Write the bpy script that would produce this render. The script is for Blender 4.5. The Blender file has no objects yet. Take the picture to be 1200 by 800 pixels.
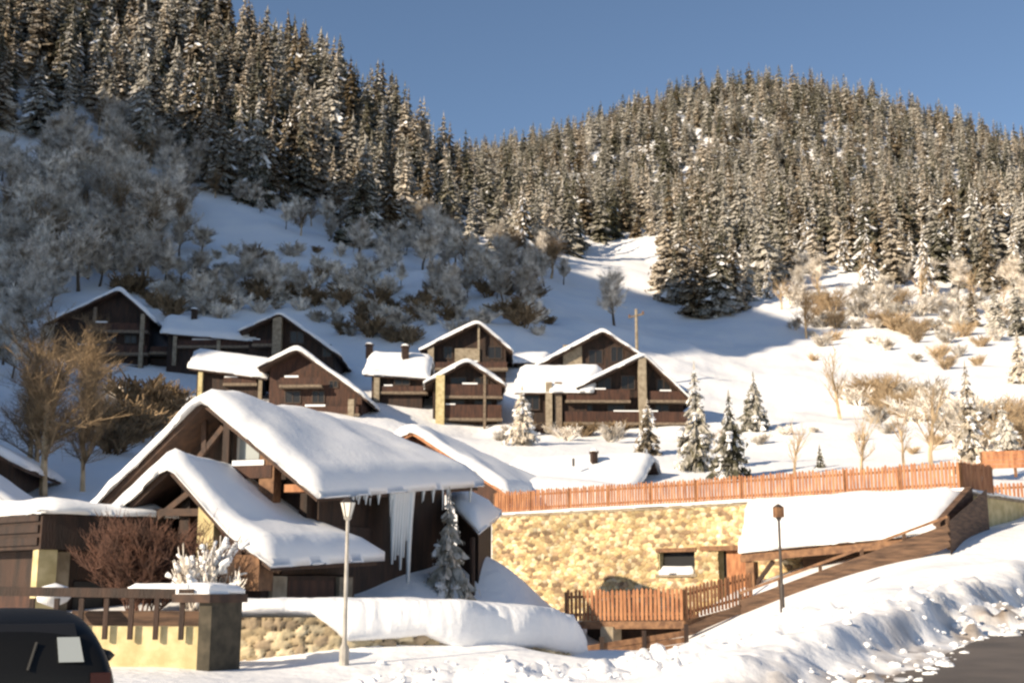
import bpy, math, random
import numpy as np
from mathutils import Vector as V

random.seed(7); RNG = np.random.default_rng(11)
scene = bpy.context.scene
COL = scene.collection

# ------------------------------------------------------------------ camera
W0, H0, F = 1200.0, 800.0, 1450.0
PITCH = math.atan(290.0 / F); CAMZ = 1.7
cam_d = bpy.data.cameras.new('camera'); cam = bpy.data.objects.new('camera', cam_d)
COL.objects.link(cam); scene.camera = cam
cam.location = (0, 0, CAMZ); cam.rotation_euler = (math.pi / 2 + PITCH, 0, 0)
cam_d.sensor_width = 36; cam_d.lens = 36 * F / W0
cam_d.clip_start = 0.1; cam_d.clip_end = 4000
CP, SP = math.cos(PITCH), math.sin(PITCH)

def ray(u, v):
    xc = (u - W0 / 2) / F; yc = (H0 / 2 - v) / F
    return V((xc, CP - SP * yc, SP + CP * yc))
def P(u, v, Y):                      # point of the place seen at photo pixel (u, v), Y metres ahead
    d = ray(u, v); s = Y / d.y
    return V((d.x * s, Y, CAMZ + d.z * s))
def proj(x, y, z):
    zz = z - CAMZ
    f = y * CP + zz * SP; up = -y * SP + zz * CP
    return W0 / 2 + F * x / f, H0 / 2 - F * up / f

# ------------------------------------------------------------------ noise
def _hash(ix, iy, s):
    n = (ix * 374761393 + iy * 668265263 + s * 974634541) & 0x7fffffff
    n = ((n ^ (n >> 13)) * 1274126177) & 0x7fffffff
    return ((n ^ (n >> 16)) & 0xffff) / 65535.0
def vnoise(x, y, s=0):
    x = np.asarray(x, float); y = np.asarray(y, float)
    ix = np.floor(x).astype(np.int64); iy = np.floor(y).astype(np.int64)
    fx = x - ix; fy = y - iy
    fx = fx * fx * (3 - 2 * fx); fy = fy * fy * (3 - 2 * fy)
    a = _hash(ix, iy, s); b = _hash(ix + 1, iy, s); c = _hash(ix, iy + 1, s); d = _hash(ix + 1, iy + 1, s)
    return (a + (b - a) * fx) * (1 - fy) + (c + (d - c) * fx) * fy
def fbm(x, y, s=0, o=4):
    t = 0; a = .5
    for k in range(o):
        t = t + a * (vnoise(x * 2 ** k, y * 2 ** k, s + k * 7) - .5); a *= .5
    return t
def sstep(a, b, x):
    t = np.clip((np.asarray(x, float) - a) / (b - a), 0, 1); return t * t * (3 - 2 * t)

# ------------------------------------------------------------------ terrain heights
CTRL = []
def cp(u, v, Y): p = P(u, v, Y); CTRL.append((p.x, p.y, p.z))
def cw(x, y, z): CTRL.append((x, y, z))
# road and forecourt around the viewpoint
for c in [(0,0,0),(-4,3,0),(-10,2,0),(-20,0,.3),(6,0,.2),(14,2,.6),(-6,12,0),(-3,20,.02),(-10,22,0),(-8,27,.05),
          (-18,24,.3),(-26,20,1.0),(0,14,.05),(0,20,.05),(3,8,.3),(9,10,.65),(15,18,1.35),(20,26,2.2),(30,36,3.6),(28,16,1.9),
          (-3,27,-.1),(0,27,-.2),(-1,23,0),(-5.5,27.5,-.05),(40,20,3),(60,50,9),(-40,30,5),(-50,10,4),(0,-20,0),(-40,-30,0),(40,-30,1),(-90,0,8),(90,20,12),
          (-100,60,20)]: cw(*c)
for c in [(1050,800,16),(1120,770,17.5),(1200,732,20),
          (930,785,15.5),(1010,767,18),(1076,748,20.7),(1200,708,29.5),
          (930,766,19.5),(1012,746,22.6),(1076,728,26),(1200,682,36),
          (870,738,31),(960,712,34),(1080,664,38),(1200,612,47),(1300,580,50),
          (1020,692,29),(1120,662,34),(1200,645,41),
          (905,729,38),(985,694,40),(1080,656,41),(1160,624,44),(860,730,40),
          (800,790,23),(700,792,25),(620,792,26),(790,770,31),(700,785,34),(820,762,37),
          (660,785,40.5),(720,775,41.5),(800,757,42.5),(872,713,44.3),(1000,666,42.9),(1112,634,42.6),(1180,605,50)]: cp(*c)
# in front of / behind the retaining wall
WALLPATH = [(-7.5,30.15),(-6.0,29.95),(-4.1,30.2),(-1.6,31.2),(0.3,32.8),(1.6,35.2),(1.9,37.2)]
for i, (x, y) in enumerate(WALLPATH):
    zf = [0,0,.08,.2,.12,-.05,-.3][i]; zb = [1.0,1.0,1.0,.95,.75,.2,-.1][i]
    nx_, ny_ = [(.1,-1),(.05,-1),(.1,-1),(.35,-.94),(.6,-.8),(.95,-.3),(1,0)][i]
    cw(x + nx_ * .7, y + ny_ * .7, zf + (.05 if i > 1 else -.1)); cw(x + nx_ * 1.8, y + ny_ * 1.8, zf); cw(x - nx_ * 1.7, y - ny_ * 1.7, zb)
for c in [(-7,33,1.2),(-4,34,1.25),(-13,36,1.3),(-18,38,1.6),(-12,33,1.0),(-2,36,1.3)]: cw(*c)
for c in [(430,700,40),(480,662,44),(520,706,42),(572,652,47),(596,672,46.2),(612,694,45.5),(618,722,44.5),(545,700,44),(672,772,44.5),(720,768,45.5),(780,752,44.5)]: cp(*c)
# terrace building footprint and hillside behind it
for c in [(0,62,4.2),(5,62,5),(12,57,4.8),(18,52,4.9),(-3,63,5.6),(-10,52,3.6),(-18,50,3.6),(-6,55,4.0)]: cw(*c)
for c in [(650,575,66),(760,570,70),(900,562,70),(1000,556,70),(1100,550,68),(1190,560,66),(1300,540,66),
          (640,520,92),(760,522,94),(900,540,82),(1000,530,86),(1150,520,82),
          (545,506,104),(640,506,104),(740,506,104),(880,500,100),(950,490,105),(1050,490,105),(1190,480,100),(1300,460,105),
          (450,490,102),(370,494,98),(300,470,102),(240,465,104),(440,560,72),(150,455,114),(60,450,112),(30,560,66),(100,560,66),(-40,520,72),(100,500,88),(0,470,98),
          (470,470,112),(560,455,116),(700,455,118),(820,470,118),
          (440,372,150),(520,380,146),(640,390,145),(300,380,146),(180,375,146),(60,375,140),(-60,360,140),
          (900,440,145),(820,405,165),(760,400,155),(1000,440,140),(1100,425,150),(1200,420,150),(1000,480,118),
          (350,322,168),(250,330,168),(120,330,160),(0,320,160),(440,330,172),(540,330,176),
          (300,262,196),(400,275,200),(200,255,196),(100,230,200),(0,210,200),(-100,180,200),
          (300,235,215),(420,290,215),(520,290,212),(600,300,215),(660,303,225),
          (300,85,300),(400,128,305),(460,158,310),(500,185,310),(200,30,300),(100,0,295),(0,-30,290),(-120,-80,280),
          (540,225,330),(600,200,390),
          (800,376,190),(870,374,186),(930,352,195),(1000,345,205),(1100,345,210),(1200,362,200),(1320,340,200),
          (780,283,262),(690,300,262),(730,340,215),(690,350,200),(1000,290,250),(1200,290,255),(880,300,250),
          (900,113,500),(800,122,500),(700,158,480),(600,182,450),(550,195,430),(1000,128,490),(1080,152,480),(1200,186,460),(1320,220,450),(1500,280,440),
          (900,210,370),(1050,230,360),(750,240,370),(650,240,360),(1250,250,360)]: cp(*c)
for c in [(0,640,150),(120,620,170),(-150,600,120),(260,560,140),(-140,380,150),(-260,300,150),(-300,100,80),(300,100,60),(330,300,100),(-200,-60,10),(200,-60,15),(130,60,26),(80,90,20)]: cw(*c)
_a, _b = P(578, 607, 60), P(1132, 582, 45); _e = V((_b.x - _a.x, _b.y - _a.y, 0)).normalized(); _o = V((_e.y, -_e.x, 0))
for s_, z1, z2 in [(0, 1.7, 1.6), (2.5, 1.0, .6), (5, .3, -.4), (7.5, .1, -.6), (10, .1, -.5), (12.5, .8, .2), (15, 2.0, 1.6)]:
    for o_, z_ in ((.5, z1), (3.2, z2)): p_ = _a + _e * s_ + _o * o_; cw(p_.x, p_.y, z_)
    p_ = _a + _e * s_ - _o * 3; cw(p_.x, p_.y, z1 + 1)
CT = np.array(CTRL); CC = 1.6
def _phi(r2): return np.sqrt(r2 + CC * CC)
_A = _phi(((CT[:, None, :2] - CT[None, :, :2]) ** 2).sum(-1))
_n = len(CT); _M = np.zeros((_n + 3, _n + 3)); _M[:_n, :_n] = _A - 0.02 * np.eye(_n)
_M[:_n, _n] = 1; _M[:_n, _n + 1:] = CT[:, :2]; _M[_n, :_n] = 1; _M[_n + 1:, :_n] = CT[:, :2].T
_w = np.linalg.solve(_M, np.concatenate([CT[:, 2], [0, 0, 0]]))
SX, SY = 0.78, 0.626                    # horizontal direction from which the sun shines is (-SX, -SY)
def base_h(x, y):
    x = np.asarray(x, float); y = np.asarray(y, float); sh = x.shape
    x = x.ravel(); y = y.ravel(); out = np.empty_like(x)
    for i in range(0, len(x), 20000):
        xs, ys = x[i:i + 20000], y[i:i + 20000]
        r2 = (xs[:, None] - CT[None, :, 0]) ** 2 + (ys[:, None] - CT[None, :, 1]) ** 2
        out[i:i + 20000] = _phi(r2) @ _w[:_n] + _w[_n] + _w[_n + 1] * xs + _w[_n + 2] * ys
    # unseen ridge left of the view, shaped to shade the lower hillside
    p = SY * x - SX * y; a = -SX * x - SY * y
    Hp = np.interp(-p, [91, 96, 101, 110, 135, 190, 310, 410], [0, 58, 106, 138, 150, 162, 175, 60])
    shade_ridge = Hp * np.exp(-((a - 80) / 30.0) ** 2)
    out = np.where((shade_ridge > out) & (shade_ridge > 1), shade_ridge, out)
    shade_knoll = np.interp(-p, [54, 58, 66, 80, 92, 104, 112], [0, 20, 27, 30, 34, 30, 0]) * np.exp(-((a - 6) / 6.5) ** 2)  # unseen knoll added outside the view to shade the lower left bank
    out = np.where((shade_knoll > out) & (shade_knoll > 1), shade_knoll, out)
    return out.reshape(sh)
# road: left edge runs from (4.2,13.5) to (8.3,20.2)
RD = V((4.1, 6.7)).normalized(); RN = V((RD.y, -RD.x))
def road_d(x, y): return (x - 4.2) * RN.x + (y - 13.5) * RN.y + .8      # >0 on the road side
def road_z(t): return .548 + .0517 * (np.asarray(t, float) - 2.47)
def h(x, y):
    x = np.asarray(x, float); y = np.asarray(y, float)
    z = base_h(x, y)
    d = road_d(x, y); r = np.hypot(x, y)
    far = sstep(60, 140, r)
    z = z + fbm(x / 22, y / 22, 3) * 3.0 * far + fbm(x / 5, y / 5, 5) * (.18 + 1.0 * far) * sstep(8, 20, r) + fbm(x / 11, y / 11, 6) * 1.5 * sstep(70, 140, r)
    # ploughed lumps along the road
    yy = sstep(5, 9, y) * (1 - sstep(38, 46, y))
    dn = d + fbm(x / 1.7, y / 1.7, 15, 3) * .8
    z = z + yy * .36 * sstep(-.75, -1.25, dn) * sstep(-3.4, -1.5, dn) * sstep(14, 19, y) * (.75 + .5 * vnoise(x / 2, y / 2, 19))
    on = sstep(.35, -.2, d) * sstep(-2.6, -1.2, d) * yy
    lump = np.abs(fbm(x / .9, y / .9, 21, 4)) * 1.1 + np.maximum(fbm(x / .42, y / .42, 31, 3) - .03, 0) * .9
    z = z + on * lump * (.2 + .35 * vnoise(x / 3, y / 3, 9))
    on2 = sstep(-4, -1, x) * (1 - sstep(9, 12, x)) * sstep(20.5, 22.5, y) * (1 - sstep(26.5, 29, y))
    z = z + on2 * (np.maximum(fbm(x / 2.2, y / 2.2, 51, 3), -.05) * .8 + np.abs(fbm(x / .8, y / .8, 61, 4)) * .75 + np.maximum(fbm(x / .4, y / .4, 63, 2) - .05, 0) * .9)
    on3 = sstep(4.0, 5, x) * (1 - sstep(6.6, 7.8, x)) * sstep(26, 28, y) * (1 - sstep(33, 36, y))
    z = z + .6 * on3 * np.maximum(fbm(x / 1.0, y / 1.4, 71, 3), -.02) * 1.7
    t = (x - 4.2) * RD.x + (y - 13.5) * RD.y
    rm = sstep(-1.6, -.1, d) * (1 - sstep(6.2, 8.0, d)) * sstep(-26, -20, t) * (1 - sstep(40, 50, t))
    zr = road_z(t)
    keepl = np.where(d < .3, (z - base_h(x, y)), 0)
    z = z * (1 - rm) + rm * (zr - .07 + keepl)
    return z
def hz(x, y): return float(h(np.array([x]), np.array([y]))[0])
def ground_at(u, v, y0=8, y1=700):
    ys = np.geomspace(y0, y1, 900); d = ray(u, v)
    xs = d.x * ys / d.y; zs = CAMZ + d.z * ys / d.y
    k = np.argmax(zs < base_h(xs, ys))
    return xs[k], ys[k]

# ------------------------------------------------------------------ materials
def mat(name, col=(.5, .5, .5), rough=.7, metal=0.0):
    m = bpy.data.materials.new(name); m.use_nodes = True
    b = m.node_tree.nodes['Principled BSDF']
    b.inputs['Base Color'].default_value = (*col, 1); b.inputs['Roughness'].default_value = rough
    b.inputs['Metallic'].default_value = metal
    return m
def N(m, t, **kw):
    n = m.node_tree.nodes.new(t)
    for k, v in kw.items(): setattr(n, k, v)
    return n
def LK(m, a, b): m.node_tree.links.new(a, b)
def bsdf(m): return m.node_tree.nodes['Principled BSDF']
def noise_mat(name, c1, c2, scale=5.0, rough=.8, bump=0.0, bscale=30.0, stretch=(1, 1, 1), c3=None, lo=.35, hi=.65, rnd=0.0, bdist=.05):
    m = mat(name, c1, rough); g = N(m, 'ShaderNodeNewGeometry')
    mp = N(m, 'ShaderNodeMapping'); mp.inputs['Scale'].default_value = stretch
    LK(m, g.outputs['Position'], mp.inputs['Vector'])
    n = N(m, 'ShaderNodeTexNoise'); n.inputs['Scale'].default_value = scale; n.inputs['Detail'].default_value = 5
    LK(m, mp.outputs[0], n.inputs['Vector'])
    r = N(m, 'ShaderNodeValToRGB'); e = r.color_ramp.elements
    e[0].position = lo; e[0].color = (*c1, 1); e[1].position = hi; e[1].color = (*c2, 1)
    if c3: x = e.new((lo + hi) / 2); x.color = (*c3, 1)
    LK(m, n.outputs['Fac'], r.inputs['Fac'])
    out = r.outputs['Color']
    if rnd:
        oi = N(m, 'ShaderNodeObjectInfo'); hs = N(m, 'ShaderNodeHueSaturation')
        mr = N(m, 'ShaderNodeMapRange'); mr.inputs['To Min'].default_value = 1 - rnd; mr.inputs['To Max'].default_value = 1 + rnd
        LK(m, oi.outputs['Random'], mr.inputs['Value']); LK(m, mr.outputs[0], hs.inputs['Value'])
        LK(m, out, hs.inputs['Color']); out = hs.outputs['Color']
    LK(m, out, bsdf(m).inputs['Base Color'])
    if bump:
        n2 = N(m, 'ShaderNodeTexNoise'); n2.inputs['Scale'].default_value = bscale; n2.inputs['Detail'].default_value = 6
        LK(m, mp.outputs[0], n2.inputs['Vector'])
        bp = N(m, 'ShaderNodeBump'); bp.inputs['Strength'].default_value = bump; bp.inputs['Distance'].default_value = bdist
        LK(m, n2.outputs['Fac'], bp.inputs['Height']); LK(m, bp.outputs[0], bsdf(m).inputs['Normal'])
    return m
def attr_mat(name, rough=.85, bump=.4, bscale=14):
    m = mat(name, (.5, .5, .5), rough); a = N(m, 'ShaderNodeAttribute'); a.attribute_name = 'tint'
    n = N(m, 'ShaderNodeTexNoise'); n.inputs['Scale'].default_value = 9; n.inputs['Detail'].default_value = 6
    g = N(m, 'ShaderNodeNewGeometry'); LK(m, g.outputs['Position'], n.inputs['Vector'])
    mr = N(m, 'ShaderNodeMapRange'); mr.inputs['To Min'].default_value = .65; mr.inputs['To Max'].default_value = 1.35
    LK(m, n.outputs['Fac'], mr.inputs['Value'])
    hs = N(m, 'ShaderNodeHueSaturation'); LK(m, a.outputs['Color'], hs.inputs['Color']); LK(m, mr.outputs[0], hs.inputs['Value'])
    LK(m, hs.outputs[0], bsdf(m).inputs['Base Color'])
    n2 = N(m, 'ShaderNodeTexNoise'); n2.inputs['Scale'].default_value = bscale; n2.inputs['Detail'].default_value = 8
    LK(m, g.outputs['Position'], n2.inputs['Vector'])
    bp = N(m, 'ShaderNodeBump'); bp.inputs['Strength'].default_value = bump; bp.inputs['Distance'].default_value = .05
    LK(m, n2.outputs['Fac'], bp.inputs['Height']); LK(m, bp.outputs[0], bsdf(m).inputs['Normal'])
    return m

M = {}
M['snow'] = noise_mat('snow', (.82, .83, .85), (.86, .86, .86), 1.2, .65, .35, 7.0, bdist=.06)
M['ground'] = noise_mat('snow_ground', (.80, .81, .84), (.86, .86, .86), .25, .7, .5, 2.2, bdist=.15)
_m = M['ground']; _src = bsdf(_m).inputs['Base Color'].links[0].from_socket
_a = N(_m, 'ShaderNodeAttribute'); _a.attribute_name = 'tint'; _x = N(_m, 'ShaderNodeMixRGB'); _x.inputs['Color2'].default_value = (.20, .14, .09, 1)
LK(_m, _a.outputs['Fac'], _x.inputs['Fac']); LK(_m, _src, _x.inputs['Color1']); LK(_m, _x.outputs[0], bsdf(_m).inputs['Base Color'])
M['roofsnow'] = noise_mat('roof_snow', (.82, .83, .85), (.86, .86, .86), .8, .6, .25, 5.0, bdist=.05)
M['treesnow'] = noise_mat('tree_snow', (.70, .70, .72), (.82, .82, .82), 2.0, .75)
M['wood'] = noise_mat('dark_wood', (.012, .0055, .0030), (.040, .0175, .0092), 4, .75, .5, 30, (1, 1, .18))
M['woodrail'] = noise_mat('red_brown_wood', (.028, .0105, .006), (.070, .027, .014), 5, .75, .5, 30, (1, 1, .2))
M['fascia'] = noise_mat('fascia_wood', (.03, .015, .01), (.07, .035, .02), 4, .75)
M['picket'] = noise_mat('orange_wood', (.235, .085, .032), (.42, .19, .082), 6, .7, .3, 40, (1, 1, .25))
M['brownwood'] = noise_mat('brown_plank', (.11, .052, .025), (.24, .125, .06), 5, .75, .3, 30)
M['rampwood'] = noise_mat('weathered_plank', (.055, .030, .018), (.15, .085, .05), 3, .8, .5, 30, (.5, .5, 4))
M['stucco'] = noise_mat('yellow_stucco', (.42, .34, .17), (.60, .50, .28), 3, .9, .3, 40)
M['pier'] = noise_mat('pier_shade_tone', (.035, .030, .02), (.075, .062, .042), 4, .9)  # shade of the pier's end face is put into this dark colour
M['pale'] = noise_mat('pale_render', (.20, .16, .11), (.32, .27, .20), 3, .9)
M['greywood'] = noise_mat('grey_wood', (.12, .09, .065), (.22, .17, .12), 5, .85)
M['stone'] = attr_mat('stone_masonry')
M['dark'] = mat('dark_opening', (.012, .011, .011), .6)
M['glass'] = mat('window_glass', (.012, .012, .013), .35)
M['paleglass'] = mat('reflecting_glass', (.35, .38, .38), .15)
M['frame'] = mat('painted_frame', (.05, .03, .02), .6); M['whiteframe'] = mat('white_frame', (.6, .56, .5), .6)
def needle_mat(name, c1, c2, frost, cover):
    m = noise_mat(name, c1, c2, .9, .9, rnd=.3); b = bsdf(m); src = b.inputs['Base Color'].links[0].from_socket
    g_ = N(m, 'ShaderNodeNewGeometry'); n = N(m, 'ShaderNodeTexNoise'); n.inputs['Scale'].default_value = 2.6; n.inputs['Detail'].default_value = 4
    LK(m, g_.outputs['Position'], n.inputs['Vector'])
    n2 = N(m, 'ShaderNodeTexNoise'); n2.inputs['Scale'].default_value = .11; n2.inputs['Detail'].default_value = 2
    mp2 = N(m, 'ShaderNodeMapping'); mp2.inputs['Scale'].default_value = (1, 1, .35); LK(m, g_.outputs['Position'], mp2.inputs['Vector']); LK(m, mp2.outputs[0], n2.inputs['Vector'])
    ad = N(m, 'ShaderNodeMath', operation='MULTIPLY_ADD'); ad.inputs[1].default_value = 1.15; ad.inputs[2].default_value = -.575; LK(m, n2.outputs['Fac'], ad.inputs[0])
    a2 = N(m, 'ShaderNodeMath', operation='ADD'); LK(m, ad.outputs[0], a2.inputs[0]); LK(m, n.outputs['Fac'], a2.inputs[1])
    mr = N(m, 'ShaderNodeMapRange'); mr.inputs['From Min'].default_value = .60 - cover * .35; mr.inputs['From Max'].default_value = .80 - cover * .2
    LK(m, a2.outputs[0], mr.inputs['Value'])
    mx = N(m, 'ShaderNodeMixRGB'); LK(m, mr.outputs[0], mx.inputs['Fac']); LK(m, src, mx.inputs['Color1']); mx.inputs['Color2'].default_value = (*frost, 1)
    LK(m, mx.outputs[0], b.inputs['Base Color']); return m
M['needle'] = needle_mat('spruce_needles', (.026, .028, .014), (.075, .066, .034), (.48, .45, .40), .6)
M['needlebrown'] = needle_mat('brown_needles', (.05, .036, .018), (.11, .078, .038), (.52, .46, .38), .6)
M['bark'] = noise_mat('bark', (.05, .037, .026), (.12, .09, .065), 6, .9, rnd=.2)
M['twig'] = noise_mat('frosted_twigs', (.26, .215, .165), (.86, .81, .74), 1.1, .9, rnd=.35)
M['twigbrown'] = noise_mat('golden_twigs', (.10, .066, .034), (.30, .21, .12), 1.5, .9, rnd=.2)
M['twigtan'] = noise_mat('tan_twigs', (.30, .21, .12), (.55, .42, .27), 1.5, .9, rnd=.2)
M['twigred'] = noise_mat('red_brown_twigs', (.05, .024, .016), (.12, .055, .035), 2, .9)
M['asphalt'] = noise_mat('asphalt', (.055, .048, .042), (.12, .10, .085), .8, .75, .5, 60, bdist=.02)
M['steel'] = noise_mat('lamp_steel', (.30, .28, .25), (.42, .39, .35), 4, .5)
M['darksteel'] = mat('dark_steel', (.05, .04, .035), .55, .3)
M['lampglass'] = mat('milky_glass', (.75, .72, .65), .35)
M['carpaint'] = mat('black_car_paint', (.004, .004, .004), .5); bsdf(M['carpaint']).inputs['Specular IOR Level'].default_value = .3
M['rubber'] = mat('rubber', (.015, .015, .015), .8)
M['red'] = mat('tail_light', (.03, .003, .002), .3)
M['plate'] = mat('plate_white', (.5, .5, .48), .5)
M['ice'] = mat('ice', (.62, .66, .68), .25)
M['bluetarp'] = mat('blue_plastic', (.06, .16, .30), .5)

# ------------------------------------------------------------------ mesh building
LOC = {}
def link(o, parent=None):
    COL.objects.link(o)
    if parent is not None: o.parent = parent
    return o
class MB:
    def __init__(s): s.v = []; s.f = []; s.m = []
    def add(s, vs, fs, mi=0):
        k = len(s.v); s.v += [tuple(p) for p in vs]
        for f in fs: s.f.append(tuple(i + k for i in f)); s.m.append(mi)
        return s
    def hexa(s, b, t, mi=0):          # bottom ring, top ring of equal length
        n = len(b); s.add(list(b) + list(t), [tuple(range(n))[::-1], tuple(range(n, 2 * n))] +
                          [(i, (i + 1) % n, n + (i + 1) % n, n + i) for i in range(n)], mi); return s
    def box(s, c, d, rz=0.0, mi=0):
        cx, cy, cz = c; a, b, e = d[0] / 2, d[1] / 2, d[2] / 2; co, si = math.cos(rz), math.sin(rz)
        q = [(-a, -b), (a, -b), (a, b), (-a, b)]
        r = [(cx + x * co - y * si, cy + x * si + y * co) for x, y in q]
        return s.hexa([(x, y, cz - e) for x, y in r], [(x, y, cz + e) for x, y in r], mi)
    def beam(s, p, q, w, hh, mi=0):   # bar from p to q, width w sideways, hh upright
        p = V(p); q = V(q); d = (q - p).normalized()
        sd = d.cross(V((0, 0, 1)))
        if sd.length < 1e-3: sd = V((1, 0, 0))
        sd.normalize(); up = sd.cross(d)
        r = [sd * (-w / 2) + up * (-hh / 2), sd * (w / 2) + up * (-hh / 2), sd * (w / 2) + up * (hh / 2), sd * (-w / 2) + up * (hh / 2)]
        return s.hexa([p + k for k in r], [q + k for k in r], mi)
    def tube(s, p, q, r0, r1, n=6, mi=0):
        p = V(p); q = V(q); d = (q - p)
        if d.length < 1e-6: return s
        d.normalize(); a = d.orthogonal().normalized(); b = d.cross(a)
        A = [p + (a * math.cos(2 * math.pi * i / n) + b * math.sin(2 * math.pi * i / n)) * r0 for i in range(n)]
        B = [q + (a * math.cos(2 * math.pi * i / n) + b * math.sin(2 * math.pi * i / n)) * r1 for i in range(n)]
        return s.hexa(A, B, mi)
    def lathe(s, c, prof, n=10, mi=0):
        c = V(c); vs = []; fs = []
        for r, z in prof:
            vs += [c + V((r * math.cos(2 * math.pi * i / n), r * math.sin(2 * math.pi * i / n), z)) for i in range(n)]
        for k in range(len(prof) - 1):
            fs += [(k * n + i, k * n + (i + 1) % n, (k + 1) * n + (i + 1) % n, (k + 1) * n + i) for i in range(n)]
        fs.append(tuple(range(n))[::-1]); fs.append(tuple((len(prof) - 1) * n + i for i in range(n)))
        return s.add(vs, fs, mi)
    def blob(s, c, r, rng, sq=.7, mi=0):
        c = V(c); n = 7; vs = [c + V((0, 0, -r * sq))]; fs = []
        R = [(-.5, .86), (.15, 1.0), (.7, .7)]
        for z, q in R:
            for i in range(n):
                a = 2 * math.pi * i / n; k = r * q * rng.uniform(.8, 1.2)
                vs.append(c + V((k * math.cos(a), k * math.sin(a), z * r * sq)))
        vs.append(c + V((0, 0, r * sq)))
        for i in range(n): fs.append((0, 1 + (i + 1) % n, 1 + i))
        for k in range(2):
            for i in range(n): fs.append((1 + k * n + i, 1 + k * n + (i + 1) % n, 1 + (k + 1) * n + (i + 1) % n, 1 + (k + 1) * n + i))
        for i in range(n): fs.append((1 + 2 * n + i, 1 + 2 * n + (i + 1) % n, 1 + 3 * n))
        return s.add(vs, fs, mi)
    def build(s, name, mats, parent=None, loc=None, smooth=False, tint=None):
        if not isinstance(mats, (list, tuple)): mats = [mats]
        base = V(LOC[parent.name]) if parent is not None else V(loc or (0, 0, 0))
        me = bpy.data.meshes.new(name)
        me.from_pydata([(p[0] - base.x, p[1] - base.y, p[2] - base.z) for p in s.v], [], s.f)
        for k in mats: me.materials.append(k)
        if len(mats) > 1: me.polygons.foreach_set('material_index', s.m)
        if smooth: me.polygons.foreach_set('use_smooth', [True] * len(s.f))
        if tint is not None:
            at = me.color_attributes.new('tint', 'FLOAT_COLOR', 'POINT')
            at.data.foreach_set('color', np.asarray(tint, np.float32).ravel())
        me.update()
        o = bpy.data.objects.new(name, me); link(o, parent)
        if parent is None: o.location = base
        LOC[o.name] = tuple(base)
        return o
def tag(o, label, cat, group=None):
    o['label'] = label; o['category'] = cat
    if group: o['group'] = group
    return o
def thing(name, loc, label, cat, group=None):
    o = bpy.data.objects.new(name, None); link(o); o.location = loc; o.empty_display_size = .3
    LOC[o.name] = tuple(loc); return tag(o, label, cat, group)
def np_mesh(name, verts, quads, m, smooth=True, tint=None, loc=(0, 0, 0), parent=None):
    base = LOC[parent.name] if parent is not None else loc
    me = bpy.data.meshes.new(name); v = np.asarray(verts, np.float32) - np.array(base, np.float32)
    me.from_pydata(v.tolist(), [], quads.tolist() if hasattr(quads, 'tolist') else quads)
    me.materials.append(m)
    if smooth: me.polygons.foreach_set('use_smooth', [True] * len(me.polygons))
    if tint is not None:
        at = me.color_attributes.new('tint', 'FLOAT_COLOR', 'POINT'); at.data.foreach_set('color', np.asarray(tint, np.float32).ravel())
    me.update(); o = bpy.data.objects.new(name, me); link(o, parent)
    if parent is None: o.location = base
    LOC[o.name] = tuple(base)
    return o
def grid_quads(nr, nc):
    i = np.arange(nr - 1)[:, None] * nc + np.arange(nc - 1)[None, :]
    return np.stack([i, i + 1, i + nc + 1, i + nc], -1).reshape(-1, 4)

# ------------------------------------------------------------------ ground, road
ang = np.radians(np.concatenate([np.linspace(-115, -30, 90, endpoint=False), np.linspace(-30, 30, 520), np.linspace(30, 115, 91)[1:]]))
rr = np.concatenate([[.3], np.geomspace(1.5, 720, 560)])
RR, AA = np.meshgrid(rr, ang, indexing='ij')
gx = RR * np.sin(AA); gy = RR * np.cos(AA); gz = h(gx, gy)
g = np_mesh('snowy_ground', np.stack([gx, gy, gz], -1).reshape(-1, 3), grid_quads(len(rr), len(ang))[:, ::-1], M['ground'])
g['kind'] = 'structure'
dd = road_d(gx, gy); dirt = sstep(-1.9, -.2, dd) * (1 - sstep(7.5, 9, dd)) * np.clip(.35 + fbm(gx / .7, gy / .7, 81) * 2.2 + fbm(gx / .2, gy / .2, 83, 2) * 1.2, 0, 1) * (gy > 3)
at = g.data.color_attributes.new('tint', 'FLOAT_COLOR', 'POINT'); at.data.foreach_set('color', np.repeat(dirt.reshape(-1, 1), 4, 1).astype(np.float32).ravel())
ts = np.linspace(-22, 46, 120); ds = np.linspace(-.6, 6.6, 20)
TT, DD = np.meshgrid(ts, ds, indexing='ij')
rx = 4.2 + RD.x * TT + RN.x * (DD - .8); ry = 13.5 + RD.y * TT + RN.y * (DD - .8)
rz = road_z(TT) + .01 * fbm(rx, ry, 4) - .25 * (np.abs(DD - 3) > 3.3)
r_ = np_mesh('road', np.stack([rx, ry, rz], -1).reshape(-1, 3), grid_quads(120, 20), M['asphalt']); r_['kind'] = 'structure'

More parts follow.
